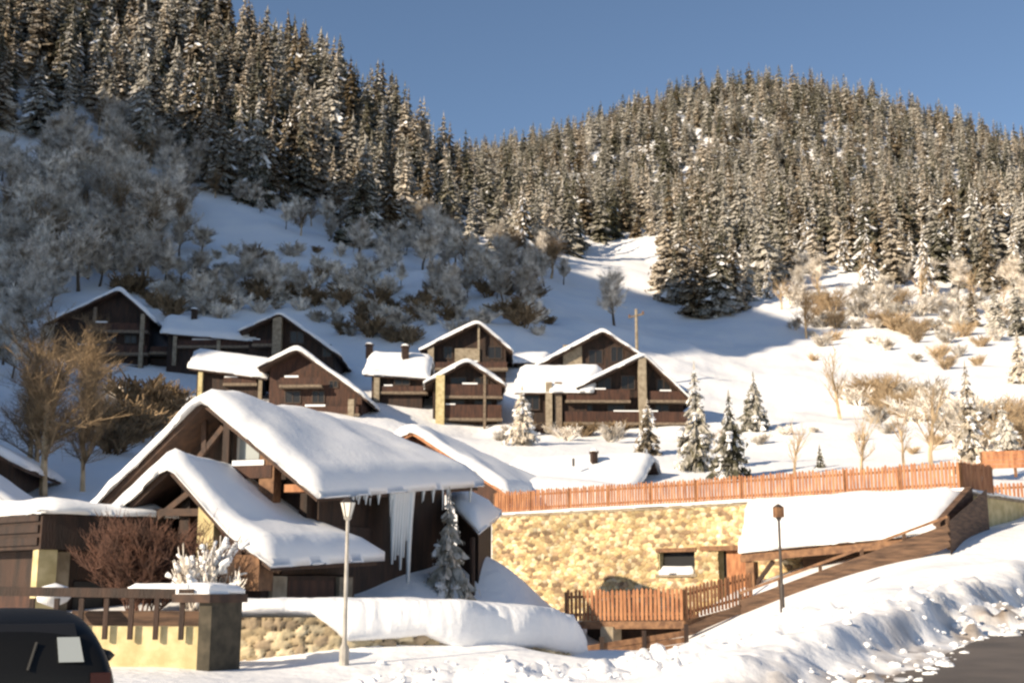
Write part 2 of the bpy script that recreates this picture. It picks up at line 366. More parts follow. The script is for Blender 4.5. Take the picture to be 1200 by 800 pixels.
# ------------------------------------------------------------------ stone relief faces
def stone_face(name, fpos, w, hh, cell, parent, cols, depth=.06, mortar=(.20, .17, .12), seed=0, res=.07, hole=None, asp=1.5):
    """relief masonry: fpos(s, t, out) -> arrays of world points; s along, t up, out = outward metres"""
    nc = max(int(w / res), 4); nr = max(int(hh / res), 4)
    S, T = np.meshgrid(np.linspace(0, w, nc), np.linspace(0, hh, nr))
    rng = np.random.default_rng(seed)
    cx, cy = cell * asp, cell
    best = np.full(S.shape, 9e9); sec = best.copy(); idx = np.zeros(S.shape, np.int64)
    ix = np.floor(S / cx).astype(int); iy = np.floor(T / cy).astype(int)
    for dx in (-1, 0, 1):
        for dy in (-1, 0, 1):
            jx, jy = ix + dx, iy + dy
            px = (jx + .5 + (_hash(jx, jy, seed) - .5) * 1.0 + .5 * (jy % 2)) * cx; py = (jy + .5 + (_hash(jx, jy, seed + 5) - .5) * .9) * cy
            d = np.hypot((S - px) / asp, T - py)
            cl = d < best
            sec = np.where(cl, best, np.minimum(sec, d)); idx = np.where(cl, jx * 917 + jy * 131 + 50000, idx); best = np.where(cl, d, best)
    e = np.clip((sec - best) / (cell * .22), 0, 1); e = e * (2 - e)
    out = depth * e * (.6 + .6 * _hash(idx, idx * 3, seed + 2)) + .02 * fbm(S * 5, T * 5, seed)
    k = (_hash(idx, idx + 7, seed + 3) * len(cols)).astype(int) % len(cols)
    c = np.array(cols)[k] * ((.7 + .6 * _hash(idx, idx + 2, seed + 4)) * (1 + .9 * fbm(S / 1.7, T / 1.2, seed + 11)))[..., None]
    t = np.clip(e * 1.6, 0, 1)[..., None]; c = c * t + np.array(mortar) * (1 - t)
    pts = fpos(S, T, out).reshape(-1, 3)
    q = grid_quads(nr, nc)
    if hole is not None:
        cs = S.ravel()[q].mean(1); ct = T.ravel()[q].mean(1); keep = np.ones(len(q), bool)
        for a0, a1, b0, b1 in hole: keep &= ~((cs > a0) & (cs < a1) & (ct > b0) & (ct < b1))
        q = q[keep]
    tint = np.concatenate([c.reshape(-1, 3), np.ones((S.size, 1))], 1)
    return np_mesh(name, pts, q, M['stone'], True, tint, parent=parent)

# ------------------------------------------------------------------ snow sheets and roofs
def resample(pts, step):
    out = []
    for a, b in zip(pts[:-1], pts[1:]):
        n = max(int((b - a).length / step), 2)
        out += [a.lerp(b, i / n) for i in range(n)]
    return out + [pts[-1]]
def snow_sheet(name, pa, pb, t, parent, over=.12, step=.35, seed=0, amp=.12, roundr=None, m='roofsnow', loc=None, ridge_round=2, vary=.5):
    """snow lying on the surface swept from polyline pa to polyline pb"""
    pa = [V(p) for p in pa]; pb = [V(p) for p in pb]
    segs = [max(int(max((pa[i + 1] - pa[i]).length, (pb[i + 1] - pb[i]).length) / step), 3) for i in range(len(pa) - 1)]
    def rs(ps):
        o = []
        for i, n in enumerate(segs): o += [ps[i].lerp(ps[i + 1], k / n) for k in range(n)]
        return o + [ps[-1]]
    A = np.array([tuple(p) for p in rs(pa)]); B = np.array([tuple(p) for p in rs(pb)])
    for _ in range(ridge_round):
        for X in (A, B): X[1:-1] = X[1:-1] * .5 + (X[:-2] + X[2:]) * .25
    nA = max(int(np.linalg.norm(B - A, axis=1).max() / step), 4) + 1
    k = np.linspace(0, 1, nA)[:, None, None]
    G = A[None] * (1 - k) + B[None] * k                       # rows along, cols across
    nr, nc = G.shape[:2]
    # overhang outwards at the rim
    dl = G[:, 0] - G[:, 1]; dl /= np.linalg.norm(dl, axis=1)[:, None]; G[:, 0] += dl * over
    dl = G[:, -1] - G[:, -2]; dl /= np.linalg.norm(dl, axis=1)[:, None]; G[:, -1] += dl * over
    da = G[0] - G[1]; da /= np.linalg.norm(da, axis=1)[:, None]; G[0] += da * over
    da = G[-1] - G[-2]; da /= np.linalg.norm(da, axis=1)[:, None]; G[-1] += da * over
    lenc = np.concatenate([np.zeros((nr, 1)), np.cumsum(np.linalg.norm(np.diff(G, axis=1), axis=2), 1)], 1)
    lenr = np.concatenate([np.zeros((1, nc)), np.cumsum(np.linalg.norm(np.diff(G, axis=0), axis=2), 0)], 0)
    d = np.minimum(np.minimum(lenc, lenc[:, -1:] - lenc), np.minimum(lenr, lenr[-1:] - lenr))
    R = roundr or t * 1.1
    f = np.sqrt(np.clip(1 - (1 - np.clip(d / R, 0, 1)) ** 2, 0, 1))
    nz = fbm(lenc / 1.9 + seed * 13.1, lenr / 1.9 + seed * 3.7, seed + 1)
    top = G.copy(); top[..., 2] += t * (.42 + .58 * f) * (1 + nz * vary) + amp * nz * f
    # slightly uneven rim
    rim = (d < 1e-6); cen = G.reshape(-1, 3).mean(0)
    j = fbm(lenc / .7 + 5, lenr / .7 + seed, seed + 9)[..., None] * .38
    top[..., :2] += np.where(rim[..., None], (G - cen)[..., :2] / (np.linalg.norm((G - cen)[..., :2], axis=-1, keepdims=True) + 1e-6) * j, 0)
    bot = G.copy(); bot[..., 2] += .01
    low = top.copy(); low[..., 2] = G[..., 2] - .04 + j[..., 0] * .2
    v = [top.reshape(-1, 3)]; q = grid_quads(nr, nc); nv = nr * nc
    ring = [i for i in range(nc)] + [r * nc + nc - 1 for r in range(1, nr)] + [(nr - 1) * nc + i for i in range(nc - 2, -1, -1)] + [r * nc for r in range(nr - 2, 0, -1)]
    v.append(low.reshape(-1, 3)[ring]); v.append(bot.reshape(-1, 3))
    L = len(ring); sk = [(ring[i], nv + i, nv + (i + 1) % L, ring[(i + 1) % L]) for i in range(L)]
    qb = (q + nv + L)[:, ::-1]
    sk2 = [(nv + i, nv + L + ring[i], nv + L + ring[(i + 1) % L], nv + (i + 1) % L) for i in range(L)]
    quads = q.tolist() + sk + sk2 + qb.tolist()
    # make the winding face up
    vv = np.concatenate(v); a, b, c = vv[quads[0][0]], vv[quads[0][1]], vv[quads[0][2]]
    if np.cross(b - a, c - a)[2] < 0: quads = [tuple(x)[::-1] for x in quads]
    return np_mesh(name, vv, quads, M[m], parent=parent, loc=loc or (0, 0, 0))
def down(p, dz): return V((p[0], p[1], p[2] - dz))
def shell(root, pa, pb, basez, t=.45, slab=.22, reca=1.1, recb=.8, inset=.8, wallmat='wood', seed=0, fasciam='fascia', snow_amp=.12, over=.12, wall=True, vary=.5, ridge_round=2, roundr=None):
    """roof slab, its snow, and the walls below; pa/pb: (eave, ridge, eave) of the SNOW's top at the two ends"""
    a = [down(p, t) for p in pa]; b = [down(p, t) for p in pb]
    mb = MB()
    for i in range(len(a) - 1):
        q = [a[i], a[i + 1], b[i + 1], b[i]]
        mb.hexa([down(p, slab) for p in q], q)
    roof = mb.build('roof', M[fasciam], root)
    snow_sheet('roof_snow', a, b, t, root, seed=seed, amp=snow_amp, over=over, vary=vary, ridge_round=ridge_round, roundr=roundr)
    if wall and len(pa) == 3:
        mb = MB()
        def ring(p, o, dist):
            dvec = [(o[i] - p[i]).normalized() for i in range(3)]
            q = [p[i] + dvec[i] * dist for i in range(3)]
            s1 = (q[1] - q[0]); s2 = (q[1] - q[2])
            e1 = q[0] + s1 * min(inset / s1.length, .45); e2 = q[2] + s2 * min(inset / s2.length, .45)
            tp = [down(e1, slab + .01), down(q[1], slab + .01), down(e2, slab + .01)]
            return [V((e1.x, e1.y, basez)), tp[0], tp[1], tp[2], V((e2.x, e2.y, basez))]
        A = ring(a, b, reca); B = ring(b, a, recb)
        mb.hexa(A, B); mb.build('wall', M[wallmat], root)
    return a, b
class Facade:
    def __init__(s, O, yaw):
        s.O = V((O[0], O[1])); s.ex = V((math.cos(yaw), math.sin(yaw))); s.ey = V((-math.sin(yaw), math.cos(yaw)))
    def pix(s, u, v, off=0.0):
        d = ray(u, v); o = s.O + s.ey * off
        k = (o.x * s.ey.x + o.y * s.ey.y) / (d.x * s.ey.x + d.y * s.ey.y)
        return V((d.x * k, d.y * k, CAMZ + d.z * k))
    def box(s, mb, u0, u1, v0, v1, off, th, mi=0):      # slab on the facade: pixel rectangle, thickness th towards the back
        p = s.pix(u0, (v0 + v1) / 2, off); q = s.pix(u1, (v0 + v1) / 2, off); um = (u0 + u1) / 2
        zt = s.pix(um, v0, off).z; zb = s.pix(um, v1, off).z
        e = V((s.ey.x, s.ey.y, 0)) * th
        r = [V((p.x, p.y, 0)), V((q.x, q.y, 0)), V((q.x, q.y, 0)) + e, V((p.x, p.y, 0)) + e]
        mb.hexa([V((k.x, k.y, zb)) for k in r], [V((k.x, k.y, zt)) for k in r], mi)
        return mb
def balcony(F_, root, u0, u1, v0, v1, off=.25, back=1.0, snow=True):
    mb = MB(); F_.box(mb, u0, u1, v0, v1 - 1.5, off, .08)
    b = mb.build('balcony', M['woodrail'], root)
    w0_ = u0 + (u1 - u0) * random.uniform(0, .5); w1_ = w0_ + (u1 - u0) * random.uniform(.15, .45); mb = MB(); F_.box(mb, w0_, w1_, v0 - random.uniform(1.2, 2.2), v0, off - .02, .14); mb.build('rail_snow', M['snow'], b)
    mb = MB(); F_.box(mb, u0 - 1, u1 + 1, v1 - 1.5, v1 + 1.5, off - .06, back); mb.build('balcony_slab', M['greywood'], b)
    return b
def window(F_, root, u0, u1, v0, v1, off, glass='glass', framew=.09, bars=1):
    mb = MB(); F_.box(mb, u0, u1, v0, v1, off - .03, .05)
    mb2 = MB()
    a = F_.pix(u0, v0, off - .05); b = F_.pix(u1, v0, off - .05); c = F_.pix(u1, v1, off - .05); d = F_.pix(u0, v1, off - .05)
    for p, q in ((a, b), (b, c), (c, d), (d, a)): mb2.beam(p, q, .05, framew)
    for k in range(bars):
        w = (k + 1) / (bars + 1); mb2.beam(a.lerp(b, w), d.lerp(c, w), .05, framew * .7)
    f = mb2.build('window', M['frame'], root); mb.build('pane', M[glass], f)
def post(F_, root, u, v0, v1, off, w=.28, m='greywood', name='post'):
    p = F_.pix(u, v0, off); q = F_.pix(u, v1, off); q = V((p.x, p.y, q.z))
    mb = MB(); mb.box(((p.x), p.y, (p.z + q.z) / 2), (w, w, abs(p.z - q.z)), math.atan2(F_.ex.y, F_.ex.x)); return mb.build(name, M[m], root)
def chimney(root, u, v0, v1, Y, w=.8):
    a = P(u, v0, Y); b = P(u, v1, Y); mb = MB(); mb.box((a.x, a.y, (a.z + b.z) / 2 - .4), (w, w, a.z - b.z + .8), .3)
    c = mb.build('chimney', M['wood'], root)
    mb = MB(); mb.box((a.x, a.y, a.z + .06), (w * 1.25, w * 1.25, .12), .3); mb.build('chimney_cap', M['fascia'], c)
    snow_sheet('cap_snow', [V((a.x - w * .55, a.y - w * .55, a.z + .12)), V((a.x + w * .55, a.y - w * .55, a.z + .12))],
               [V((a.x - w * .55, a.y + w * .55, a.z + .12)), V((a.x + w * .55, a.y + w * .55, a.z + .12))], .22, c, over=.02, step=.2, ridge_round=0)

GROUPC = 'snow-roofed chalets on the hillside'
def chalet(label, apex, L, R, Y, yaw, length, basev, t=.42, seed=0, reca=1.1, wallmat='wood', name='chalet'):
    yaw = math.radians(yaw); A = P(*apex, Y); Fc = Facade((A.x, A.y), yaw)
    Lp, Rp = Fc.pix(*L), Fc.pix(*R); bz = Fc.pix(apex[0], basev, 1.0).z
    root = thing(name, (A.x, A.y, bz), label, 'chalet', GROUPC)
    ey = V((Fc.ey.x, Fc.ey.y, 0)) * length
    shell(root, [Lp, A, Rp], [Lp + ey, A + ey, Rp + ey], bz - 3.5, t=t, seed=seed, reca=reca, wallmat=wallmat)
    return root, Fc
def wing(root, e0, e1, r0, r1, Ye, Yr, basev, t=.45, seed=0, wallmat='wood', Ye1=None, Yr1=None):
    E0, E1, R0, R1 = P(*e0, Ye), P(*e1, Ye1 or Ye), P(*r0, Yr), P(*r1, Yr1 or Yr)
    def mir(e, r): return V((2 * r.x - e.x, 2 * r.y - e.y, e.z))
    bz = P((e0[0] + e1[0]) / 2, basev, Ye).z
    if root is None: root = thing('chalet', ((E0.x + E1.x) / 2, Ye, bz), 'x', 'chalet', GROUPC)
    shell(root, [E0, R0, mir(E0, R0)], [E1, R1, mir(E1, R1)], bz - 3.5, t=t, seed=seed, reca=.6, recb=.6, wallmat=wallmat)
    d = E1 - E0
    return root, Facade((E0.x, E0.y), math.atan2(d.y, d.x))

# A: upper left chalet
r, f = chalet('upper left brown chalet with a shallow left roof slope, behind golden bare trees', (140, 334), (52, 374), (180, 370), 120, 4, 11, 442, seed=1)
balcony(f, r, 100, 172, 378, 388); balcony(f, r, 88, 172, 404, 414); balcony(f, r, 92, 168, 428, 436)
post(f, r, 168, 368, 440, .3, .4, 'pale'); post(f, r, 112, 360, 440, .4, .3)
window(f, r, 124, 136, 390, 402, 1.1); window(f, r, 146, 160, 390, 402, 1.1)
mb = MB(); f.box(mb, 176, 232, 406, 412, .6, .1); b = mb.build('side_balcony', M['woodrail'], r)
mb = MB(); f.box(mb, 174, 234, 412, 415, .5, 3.0); mb.build('balcony_slab', M['greywood'], b)
mb = MB(); f.box(mb, 176, 232, 420, 446, 1.6, 4); mb.build('annex', M['wood'], r)
# B + C
r, f = chalet('dark gabled chalet with a pale central pillar and long low left wing', (328, 362), (281, 383), (399, 412), 118, 0, 10, 440, seed=2)
post(f, r, 326, 372, 425, .5, .85, 'pale', 'pillar'); balcony(f, r, 296, 318, 398, 404)
window(f, r, 340, 356, 388, 402, 1.1); window(f, r, 378, 388, 404, 418, 1.1)
_, f2 = wing(r, (189, 384), (300, 394), (197, 366), (306, 376), 119, 123, 440, seed=3)
balcony(f2, r, 206, 296, 398, 406); post(f2, r, 257, 392, 428, .3, .35, 'pale'); post(f2, r, 206, 388, 428, .3, .35, 'pale')
chimney(r, 228, 364, 377, 122, .6)
# D + E
r, f = chalet('reddish gabled chalet with a long right roof slope, behind the big snowy roof', (348, 402), (303, 424), (431, 462), 100, -2, 9, 492, seed=4, wallmat='woodrail')
balcony(f, r, 328, 376, 442, 452); balcony(f, r, 332, 420, 476, 486); post(f, r, 412, 468, 490, .4, .5, 'pale'); window(f, r, 334, 352, 458, 472, 1.1); window(f, r, 366, 380, 458, 472, 1.1); window(f, r, 386, 396, 446, 454, 1.1)
_, f2 = wing(r, (222, 424), (313, 436), (230, 406), (318, 416), 102, 105.5, 470, seed=5)
post(f2, r, 306, 434, 470, .3, .3, 'pale'); post(f2, r, 236, 428, 470, .3, .35, 'stucco'); balcony(f2, r, 262, 300, 442, 450); window(f2, r, 276, 292, 440, 448, .5)
# F
r, f = wing(None, (427, 431), (502, 436), (436, 409), (506, 413), 110, 114.5, 470, seed=6, t=.55)
tag(r, 'low brown chalet whose broad snowy roof slope has two dark chimneys', 'chalet', GROUPC)
balcony(f, r, 446, 500, 452, 460); post(f, r, 442, 434, 470, .3, .5, 'pale'); chimney(r, 475, 407, 414, 113, .6); chimney(r, 433, 405, 410, 116, .6)
window(f, r, 462, 480, 442, 451, .5)
# G
r, f = chalet('upper central chalet with a snowy gable and a pale central panel', (560, 372), (493, 405), (600, 406), 119, 0, 10, 440, seed=7)
mb = MB(); f.box(mb, 533, 562, 408, 424, .9, .3); mb.build('render_panel', M['pale'], r)
post(f, r, 561, 380, 410, .4, .2, 'pale'); post(f, r, 505, 404, 440, .4, .6, 'pale'); balcony(f, r, 506, 594, 424, 432); window(f, r, 520, 530, 406, 420, 1.1); window(f, r, 572, 588, 406, 420, 1.1)
# H
r, f = chalet('small central chalet with two stacked balconies and a pale left pillar', (548, 417), (498, 443), (592, 446), 107, 3, 8, 502, seed=8)
balcony(f, r, 520, 588, 450, 465); balcony(f, r, 520, 588, 474, 491); post(f, r, 516, 440, 502, .25, .75, 'stucco', 'pillar'); post(f, r, 568, 438, 502, .25, .22)
window(f, r, 528, 546, 442, 450, 1.1); window(f, r, 528, 544, 466, 474, 1.1); window(f, r, 556, 576, 466, 474, 1.1); window(f, r, 556, 572, 442, 450, 1.1)
# K
r, f = chalet('upper right chalet with a pale wall panel, its gable rising behind the wide chalet', (707, 382), (628, 424), (752, 412), 120, 0, 10, 445, seed=9)
mb = MB(); f.box(mb, 660, 682, 404, 430, .8, .4); mb.build('render_panel', M['pale'], r); window(f, r, 690, 706, 410, 426, 1.1); window(f, r, 716, 730, 406, 424, 1.1)
# I + J
r, f = chalet('wide right-hand chalet with long balconies, pale pillars and a snowy left wing', (755, 410), (676, 448), (811, 464), 104, 2, 10, 508, seed=10)
balcony(f, r, 664, 738, 456, 470); balcony(f, r, 760, 806, 458, 470); balcony(f, r, 662, 806, 482, 496); post(f, r, 752, 420, 506, .3, .65, 'pale', 'pillar')
window(f, r, 700, 716, 442, 456, 1.1); window(f, r, 728, 744, 440, 456, 1.1); window(f, r, 770, 786, 444, 458, 1.1); window(f, r, 676, 694, 470, 482, 1.1); window(f, r, 712, 732, 470, 482, 1.1); window(f, r, 768, 784, 471, 482, 1.1)
_, f2 = wing(r, (603, 450), (694, 450), (612, 424), (704, 426), 104, 108.5, 508, seed=11, t=.65)
post(f2, r, 643, 448, 508, .2, .55, 'pale', 'pillar'); post(f2, r, 654, 448, 508, .5, .6, 'greywood', 'pillar'); balcony(f2, r, 662, 690, 452, 460); window(f2, r, 616, 632, 462, 480, .5)
# flat snowy roof between the upper chalets
r, f = wing(None, (594, 420), (640, 420), (598, 411), (644, 411), 126, 130, 440, seed=15, t=.4)
tag(r, 'low snowy roof squeezed between the two upper gables', 'chalet', GROUPC); window(f, r, 606, 616, 424, 432, .5)
# L
A = P(484, 494, 65); Fl = Facade((A.x, A.y), math.radians(-6))
root = thing('chalet', (A.x, A.y, 4.5), 'low chalet with a long snowy roof edge over honey coloured boards', 'chalet', GROUPC)
Lp, Rp = Fl.pix(462, 503), P(596, 567, 62.8)
Ab, Rb, Lb = P(512, 503, 71), P(658, 571, 71), P(478, 504, 73)
shell(root, [Lp, A, Rp], [Lb, Ab, Rb], 2.0, t=.5, seed=12, fasciam='picket', wallmat='woodrail', reca=.9)
window(Fl, root, 556, 570, 570, 590, .9)
# M
E0, E1, R0, R1 = P(632, 573, 69), P(740, 571, 70), P(602, 533, 73.5), P(766, 529, 74.5)
root = thing('chalet', ((E0.x + E1.x) / 2, 66, 5), 'low chalet with a wide sunlit snow roof, right behind the picket fence', 'chalet', GROUPC)
B0, B1 = V((2 * R0.x - E0.x, 2 * R0.y - E0.y, E0.z)), P(780, 571, 79)
shell(root, [E0, R0, B0], [E1, R1, B1], 3.5, t=.45, seed=13, recb=.7, inset=.35)
chimney(root, 696, 531, 540, 72.8, .35)
mb = MB(); p = P(672, 546, 71.3); mb.tube(p, p + V((0, 0, .45)), .07, .07, 6); mb.build('vent_pipe', M['darksteel'], root)
# roofs at the left picture edge
r, f = chalet('brown chalet at the far left edge, upper of the two stepped snowy roofs', (-70, 488), (-150, 530), (30, 538), 56, 8, 8, 640, seed=16, t=.35); window(f, r, -20, -5, 545, 560, 1.1)
r, f = chalet('brown chalet at the far left edge, lower of the two stepped snowy roofs', (-60, 528), (-140, 575), (32, 596), 48, 8, 6, 680, seed=17, t=.35); window(f, r, -20, -5, 600, 615, 1.1)

# ------------------------------------------------------------------ the big chalet by the road
base = P(240, 690, 39)
big = thing('big_chalet', (base.x, base.y, 1.2), 'large dark wooden chalet near the road with thick stepped snow roofs and hanging icicles', 'chalet', GROUPC)
A = P(240, 447, 38); L_ = P(96, 590, 39.2); R_ = P(372, 556, 36.9)
Ab = P(436, 494, 47.6); Rb = P(560, 549, 46.0); Lb = L_ + (Ab - A)
shell(big, [L_, A, R_], [Lb, Ab, Rb], 0.6, t=.55, slab=.25, seed=20, reca=1.4, recb=.8, inset=1.0, snow_amp=.14, over=.2, vary=.5, ridge_round=1, roundr=.38)
A2 = P(200, 522, 34); L2 = P(108, 606, 35); R2 = P(318, 634, 33.2); R2m = A2.lerp(R2, .62); R2m.z -= .25
A2b = P(290, 552, 40.4); R2b = P(442, 632, 38.0); L2b = L2 + (A2b - A2); R2mb = A2b.lerp(R2b, .55); R2mb.z -= .30
a = [down(p, .55) for p in (L2, A2, R2m, R2)]; b = [down(p, .55) for p in (L2b, A2b, R2mb, R2b)]
mb = MB()
for i in range(3): mb.hexa([down(p, .22) for p in (a[i], a[i + 1], b[i + 1], b[i])], [a[i], a[i + 1], b[i + 1], b[i]])
mb.build('porch_roof', M['fascia'], big)
snow_sheet('roof_snow', a, b, .58, big, seed=21, amp=.12, over=.18, vary=.5, ridge_round=1, roundr=.36)
# lower storey walls: recessed dark front, garage side under the right eave
Fp = Facade((A2.x, A2.y), math.atan2(R2.y - L2.y, R2.x - L2.x))
mb = MB(); ex3 = V((Fp.ex.x, Fp.ex.y, 0)); ey3 = V((Fp.ey.x, Fp.ey.y, 0))
wl = a[0] + ex3 * .8; wr = a[3] - ex3 * .9
apx = a[1]
ringA = [V((wl.x, wl.y, .5)), down(a[0].lerp(a[1], .25), .3), down(apx, .3), down(a[2], .3), down(a[3].lerp(a[2], .35), .3), V((wr.x, wr.y, .5))]
ringA = [V((p.x, p.y, p.z)) + ey3 * 1.5 for p in ringA]
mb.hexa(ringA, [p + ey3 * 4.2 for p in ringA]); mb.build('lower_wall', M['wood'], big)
gd = (R2b - R2); gd.z = 0; gl = gd.length; gd.normalize(); gn = V((gd.y, -gd.x, 0))      # garage wall line
g0 = V((R2.x, R2.y, 0)) + gd * .35 - gn * .55
mb = MB(); q = [g0, g0 + gd * (gl - .7), g0 + gd * (gl - .7) - gn * .3, g0 - gn * .3]
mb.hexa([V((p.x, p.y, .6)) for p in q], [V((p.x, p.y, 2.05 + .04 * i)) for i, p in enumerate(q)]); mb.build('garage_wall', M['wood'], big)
for k, (s0, s1) in enumerate(((.35, 1.0), (3.6, 4.3))):
    mb = MB(); q = [g0 + gd * s0 + gn * .14, g0 + gd * s1 + gn * .14, g0 + gd * s1 + gn * .003, g0 + gd * s0 + gn * .003]
    mb.hexa([V((p.x, p.y, .6)) for p in q], [V((p.x, p.y, 2.05)) for p in q]); mb.build('garage_pillar', M['pale'], big)
mb = MB(); q = [g0 + gd * 1.15 + gn * .06, g0 + gd * 3.45 + gn * .06, g0 + gd * 3.45 + gn * .002, g0 + gd * 1.15 + gn * .002]
mb.hexa([V((p.x, p.y, .6)) for p in q], [V((p.x, p.y, 1.95)) for p in q]); mb.build('garage_door', M['woodrail'], big)
post(Fp, big, 248, 592, 690, .5, .5, 'stucco', 'pillar'); post(Fp, big, 222, 560, 690, .9, .3, 'wood'); post(Fp, big, 298, 650, 692, .5, .75, 'brownwood', 'pillar')
mb = MB(); p, q = Fp.pix(178, 612, .6), Fp.pix(236, 566, .6); mb.beam(p, q, .12, .16); p, q = Fp.pix(160, 600, .6), Fp.pix(256, 600, .6); mb.beam(p, q, .12, .2); mb.build('truss', M['fascia'], big)
window(Fp, big, 192, 214, 625, 660, 1.45)
# upper storey details
Fu = Facade((A.x, A.y), math.atan2(R_.y - L_.y, R_.x - L_.x))
mb = MB(); Fu.box(mb, 278, 306, 503, 541, .9, .06); wn = mb.build('window', M['whiteframe'], big)
mb = MB(); Fu.box(mb, 281, 304, 506, 538, .87, .02); mb.build('pane', M['paleglass'], wn)
mb = MB(); Fu.box(mb, 272, 309, 539, 545, .3, .12); mb.build('sill_snow', M['snow'], big)
mb = MB(); Fu.box(mb, 272, 318, 545, 560, .32, .1); mb.build('balcony', M['woodrail'], big)
post(Fu, big, 268, 490, 560, .5, .22, 'wood'); post(Fu, big, 318, 525, 600, .6, .5, 'brownwood', 'pillar')
mb = MB(); Fu.box(mb, 333, 363, 567, 576, .1, .5); mb.build('flower_box', M['picket'], big)
window(Fu, big, 338, 360, 550, 566, 1.3)
mb = MB(); p, q = Fu.pix(226, 545, .7), Fu.pix(262, 500, .7); mb.beam(p, q, .12, .16); p, q = Fu.pix(240, 470, .7), Fu.pix(240, 530, .7); mb.beam(p, q, .16, .16); mb.build('truss', M['fascia'], big)
# right side under the main eave: door and window in shade
sd = (Rb - R_); sd.z = 0; sl = sd.length; sd.normalize(); sn = V((sd.y, -sd.x, 0)); s0 = V((R_.x, R_.y, 0)) - sn * 1.0
def sidebox(name, a0, a1, z0, z1, out, m, th=.05):
    mb = MB(); q = [s0 + sd * a0 + sn * out, s0 + sd * a1 + sn * out, s0 + sd * a1 + sn * (out - th), s0 + sd * a0 + sn * (out - th)]
    mb.hexa([V((p.x, p.y, z0)) for p in q], [V((p.x, p.y, z1)) for p in q]); return mb.build(name, M[m], big)
sidebox('side_wall', .9, sl - .5, .8, 4.6, 0, 'wood', .3)
sidebox('balcony', 1.0, 4.2, 3.2, 3.65, .35, 'wood'); sidebox('side_door', 6.2, 7.3, 1.6, 3.7, .06, 'fascia'); w_ = sidebox('window', 4.4, 5.6, 2.9, 3.9, .05, 'fascia'); 
mb = MB(); q = [s0 + sd * 4.5 + sn * .07, s0 + sd * 5.5 + sn * .07, s0 + sd * 5.5 + sn * .04, s0 + sd * 4.5 + sn * .04]; mb.hexa([V((p.x, p.y, 3.0)) for p in q], [V((p.x, p.y, 3.8)) for p in q]); mb.build('pane', M['glass'], w_)
# icicles
rng = random.Random(5)
for k in range(30):
    w = rng.uniform(.16, .97); p = R_.lerp(Rb, w); p.z -= .74; p += sn * rng.uniform(-.05, .14)
    ln = rng.uniform(.15, .6) * (1.2 if w > .35 else .5); r0 = rng.uniform(.02, .06)
    if k < 6: p = R_.lerp(Rb, .42 + .017 * k); p.z -= .72; ln = rng.uniform(1.3, 2.6); r0 = .13
    if k == 6: p = R_.lerp(Rb, .52); p.z -= .7; ln = 3.0; r0 = .17
    mb = MB(); mb.lathe(p, [(r0 * .3, -ln), (r0 * .55, -ln * .6), (r0 * .8, -ln * .3), (r0 * 1.2, 0), (r0 * 1.5, .12)], 6); mb.build('icicle', M['ice'], big, smooth=True)
# low side porch right of the icicles
e0, e1, r0_, r1_ = P(533, 585, 45), P(560, 612, 44), P(532, 566, 48), P(585, 592, 48)
a = [down(e0, .3), down(r0_, .3)]; b = [down(e1, .3), down(r1_, .3)]
mb = MB(); mb.hexa([down(p, .18) for p in (a[0], a[1], b[1], b[0])], [a[0], a[1], b[1], b[0]]); mb.build('side_roof', M['fascia'], big)
snow_sheet('roof_snow', a, b, .42, big, seed=24, amp=.1)
q = [a[0].lerp(a[1], .12), b[0].lerp(b[1], .12), b[1].lerp(a[1], .1), a[1]]; c_ = (q[0] + q[1] + q[2] + q[3]) / 4; q = [c_ + (k - c_) * .8 for k in q]
mb = MB(); mb.hexa([V((k.x, k.y, 1.2)) for k in q], [down(k, .22) for k in q]); mb.build('porch_wall', M['wood'], big)
mb = MB(); p = b[0] + V((-.2, .3, -.2)); mb.tube((p.x, p.y, 1.0), p, .1, .1, 8); mb.build('post', M['wood'], big)
mb = MB(); p = b[1] + V((-.4, -.1, -.2)); mb.tube((p.x, p.y, 1.0), p, .1, .1, 8); mb.build('post', M['wood'], big)

# ------------------------------------------------------------------ carport building, left
C0 = P(42, 715, 33); C0.z = 0
d1 = V((math.cos(math.radians(38)), math.sin(math.radians(38)), 0)); d2 = V((-math.cos(math.radians(40)), math.sin(math.radians(40)), 0))
gar = thing('garage', (C0.x, C0.y, 0), 'dark flat-roofed garage with a lit corner pillar, left of the big chalet', 'garage')
zt, zb = P(42, 600, 33).z, P(42, 643, 33).z
q = [C0, C0 + d1 * 3.6, C0 + d1 * 3.6 + d2 * 5, C0 + d2 * 5]
mb = MB(); mb.hexa([V((p.x, p.y, zb)) for p in q], [V((p.x, p.y, zt)) for p in q]); mb.build('roof', M['wood'], gar)
qq = [V((p.x, p.y, zt)) for p in q]; snow_sheet('roof_snow', [qq[0], qq[1]], [qq[3], qq[2]], .38, gar, seed=30, amp=.2)
ins = [C0 + (d1 + d2) * .5, C0 + d1 * 3.3 + d2 * .5, C0 + d1 * 3.3 + d2 * 4.6, C0 + d1 * .5 + d2 * 4.6]
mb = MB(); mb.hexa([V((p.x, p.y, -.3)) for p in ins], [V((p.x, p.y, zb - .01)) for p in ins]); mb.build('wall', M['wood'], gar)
cpt = C0 + (d1 + d2) * .28; mb = MB(); mb.box((cpt.x, cpt.y, zb / 2 - .2), (.5, .42, zb + .38), math.radians(40)); mb.build('pillar', M['stucco'], gar)
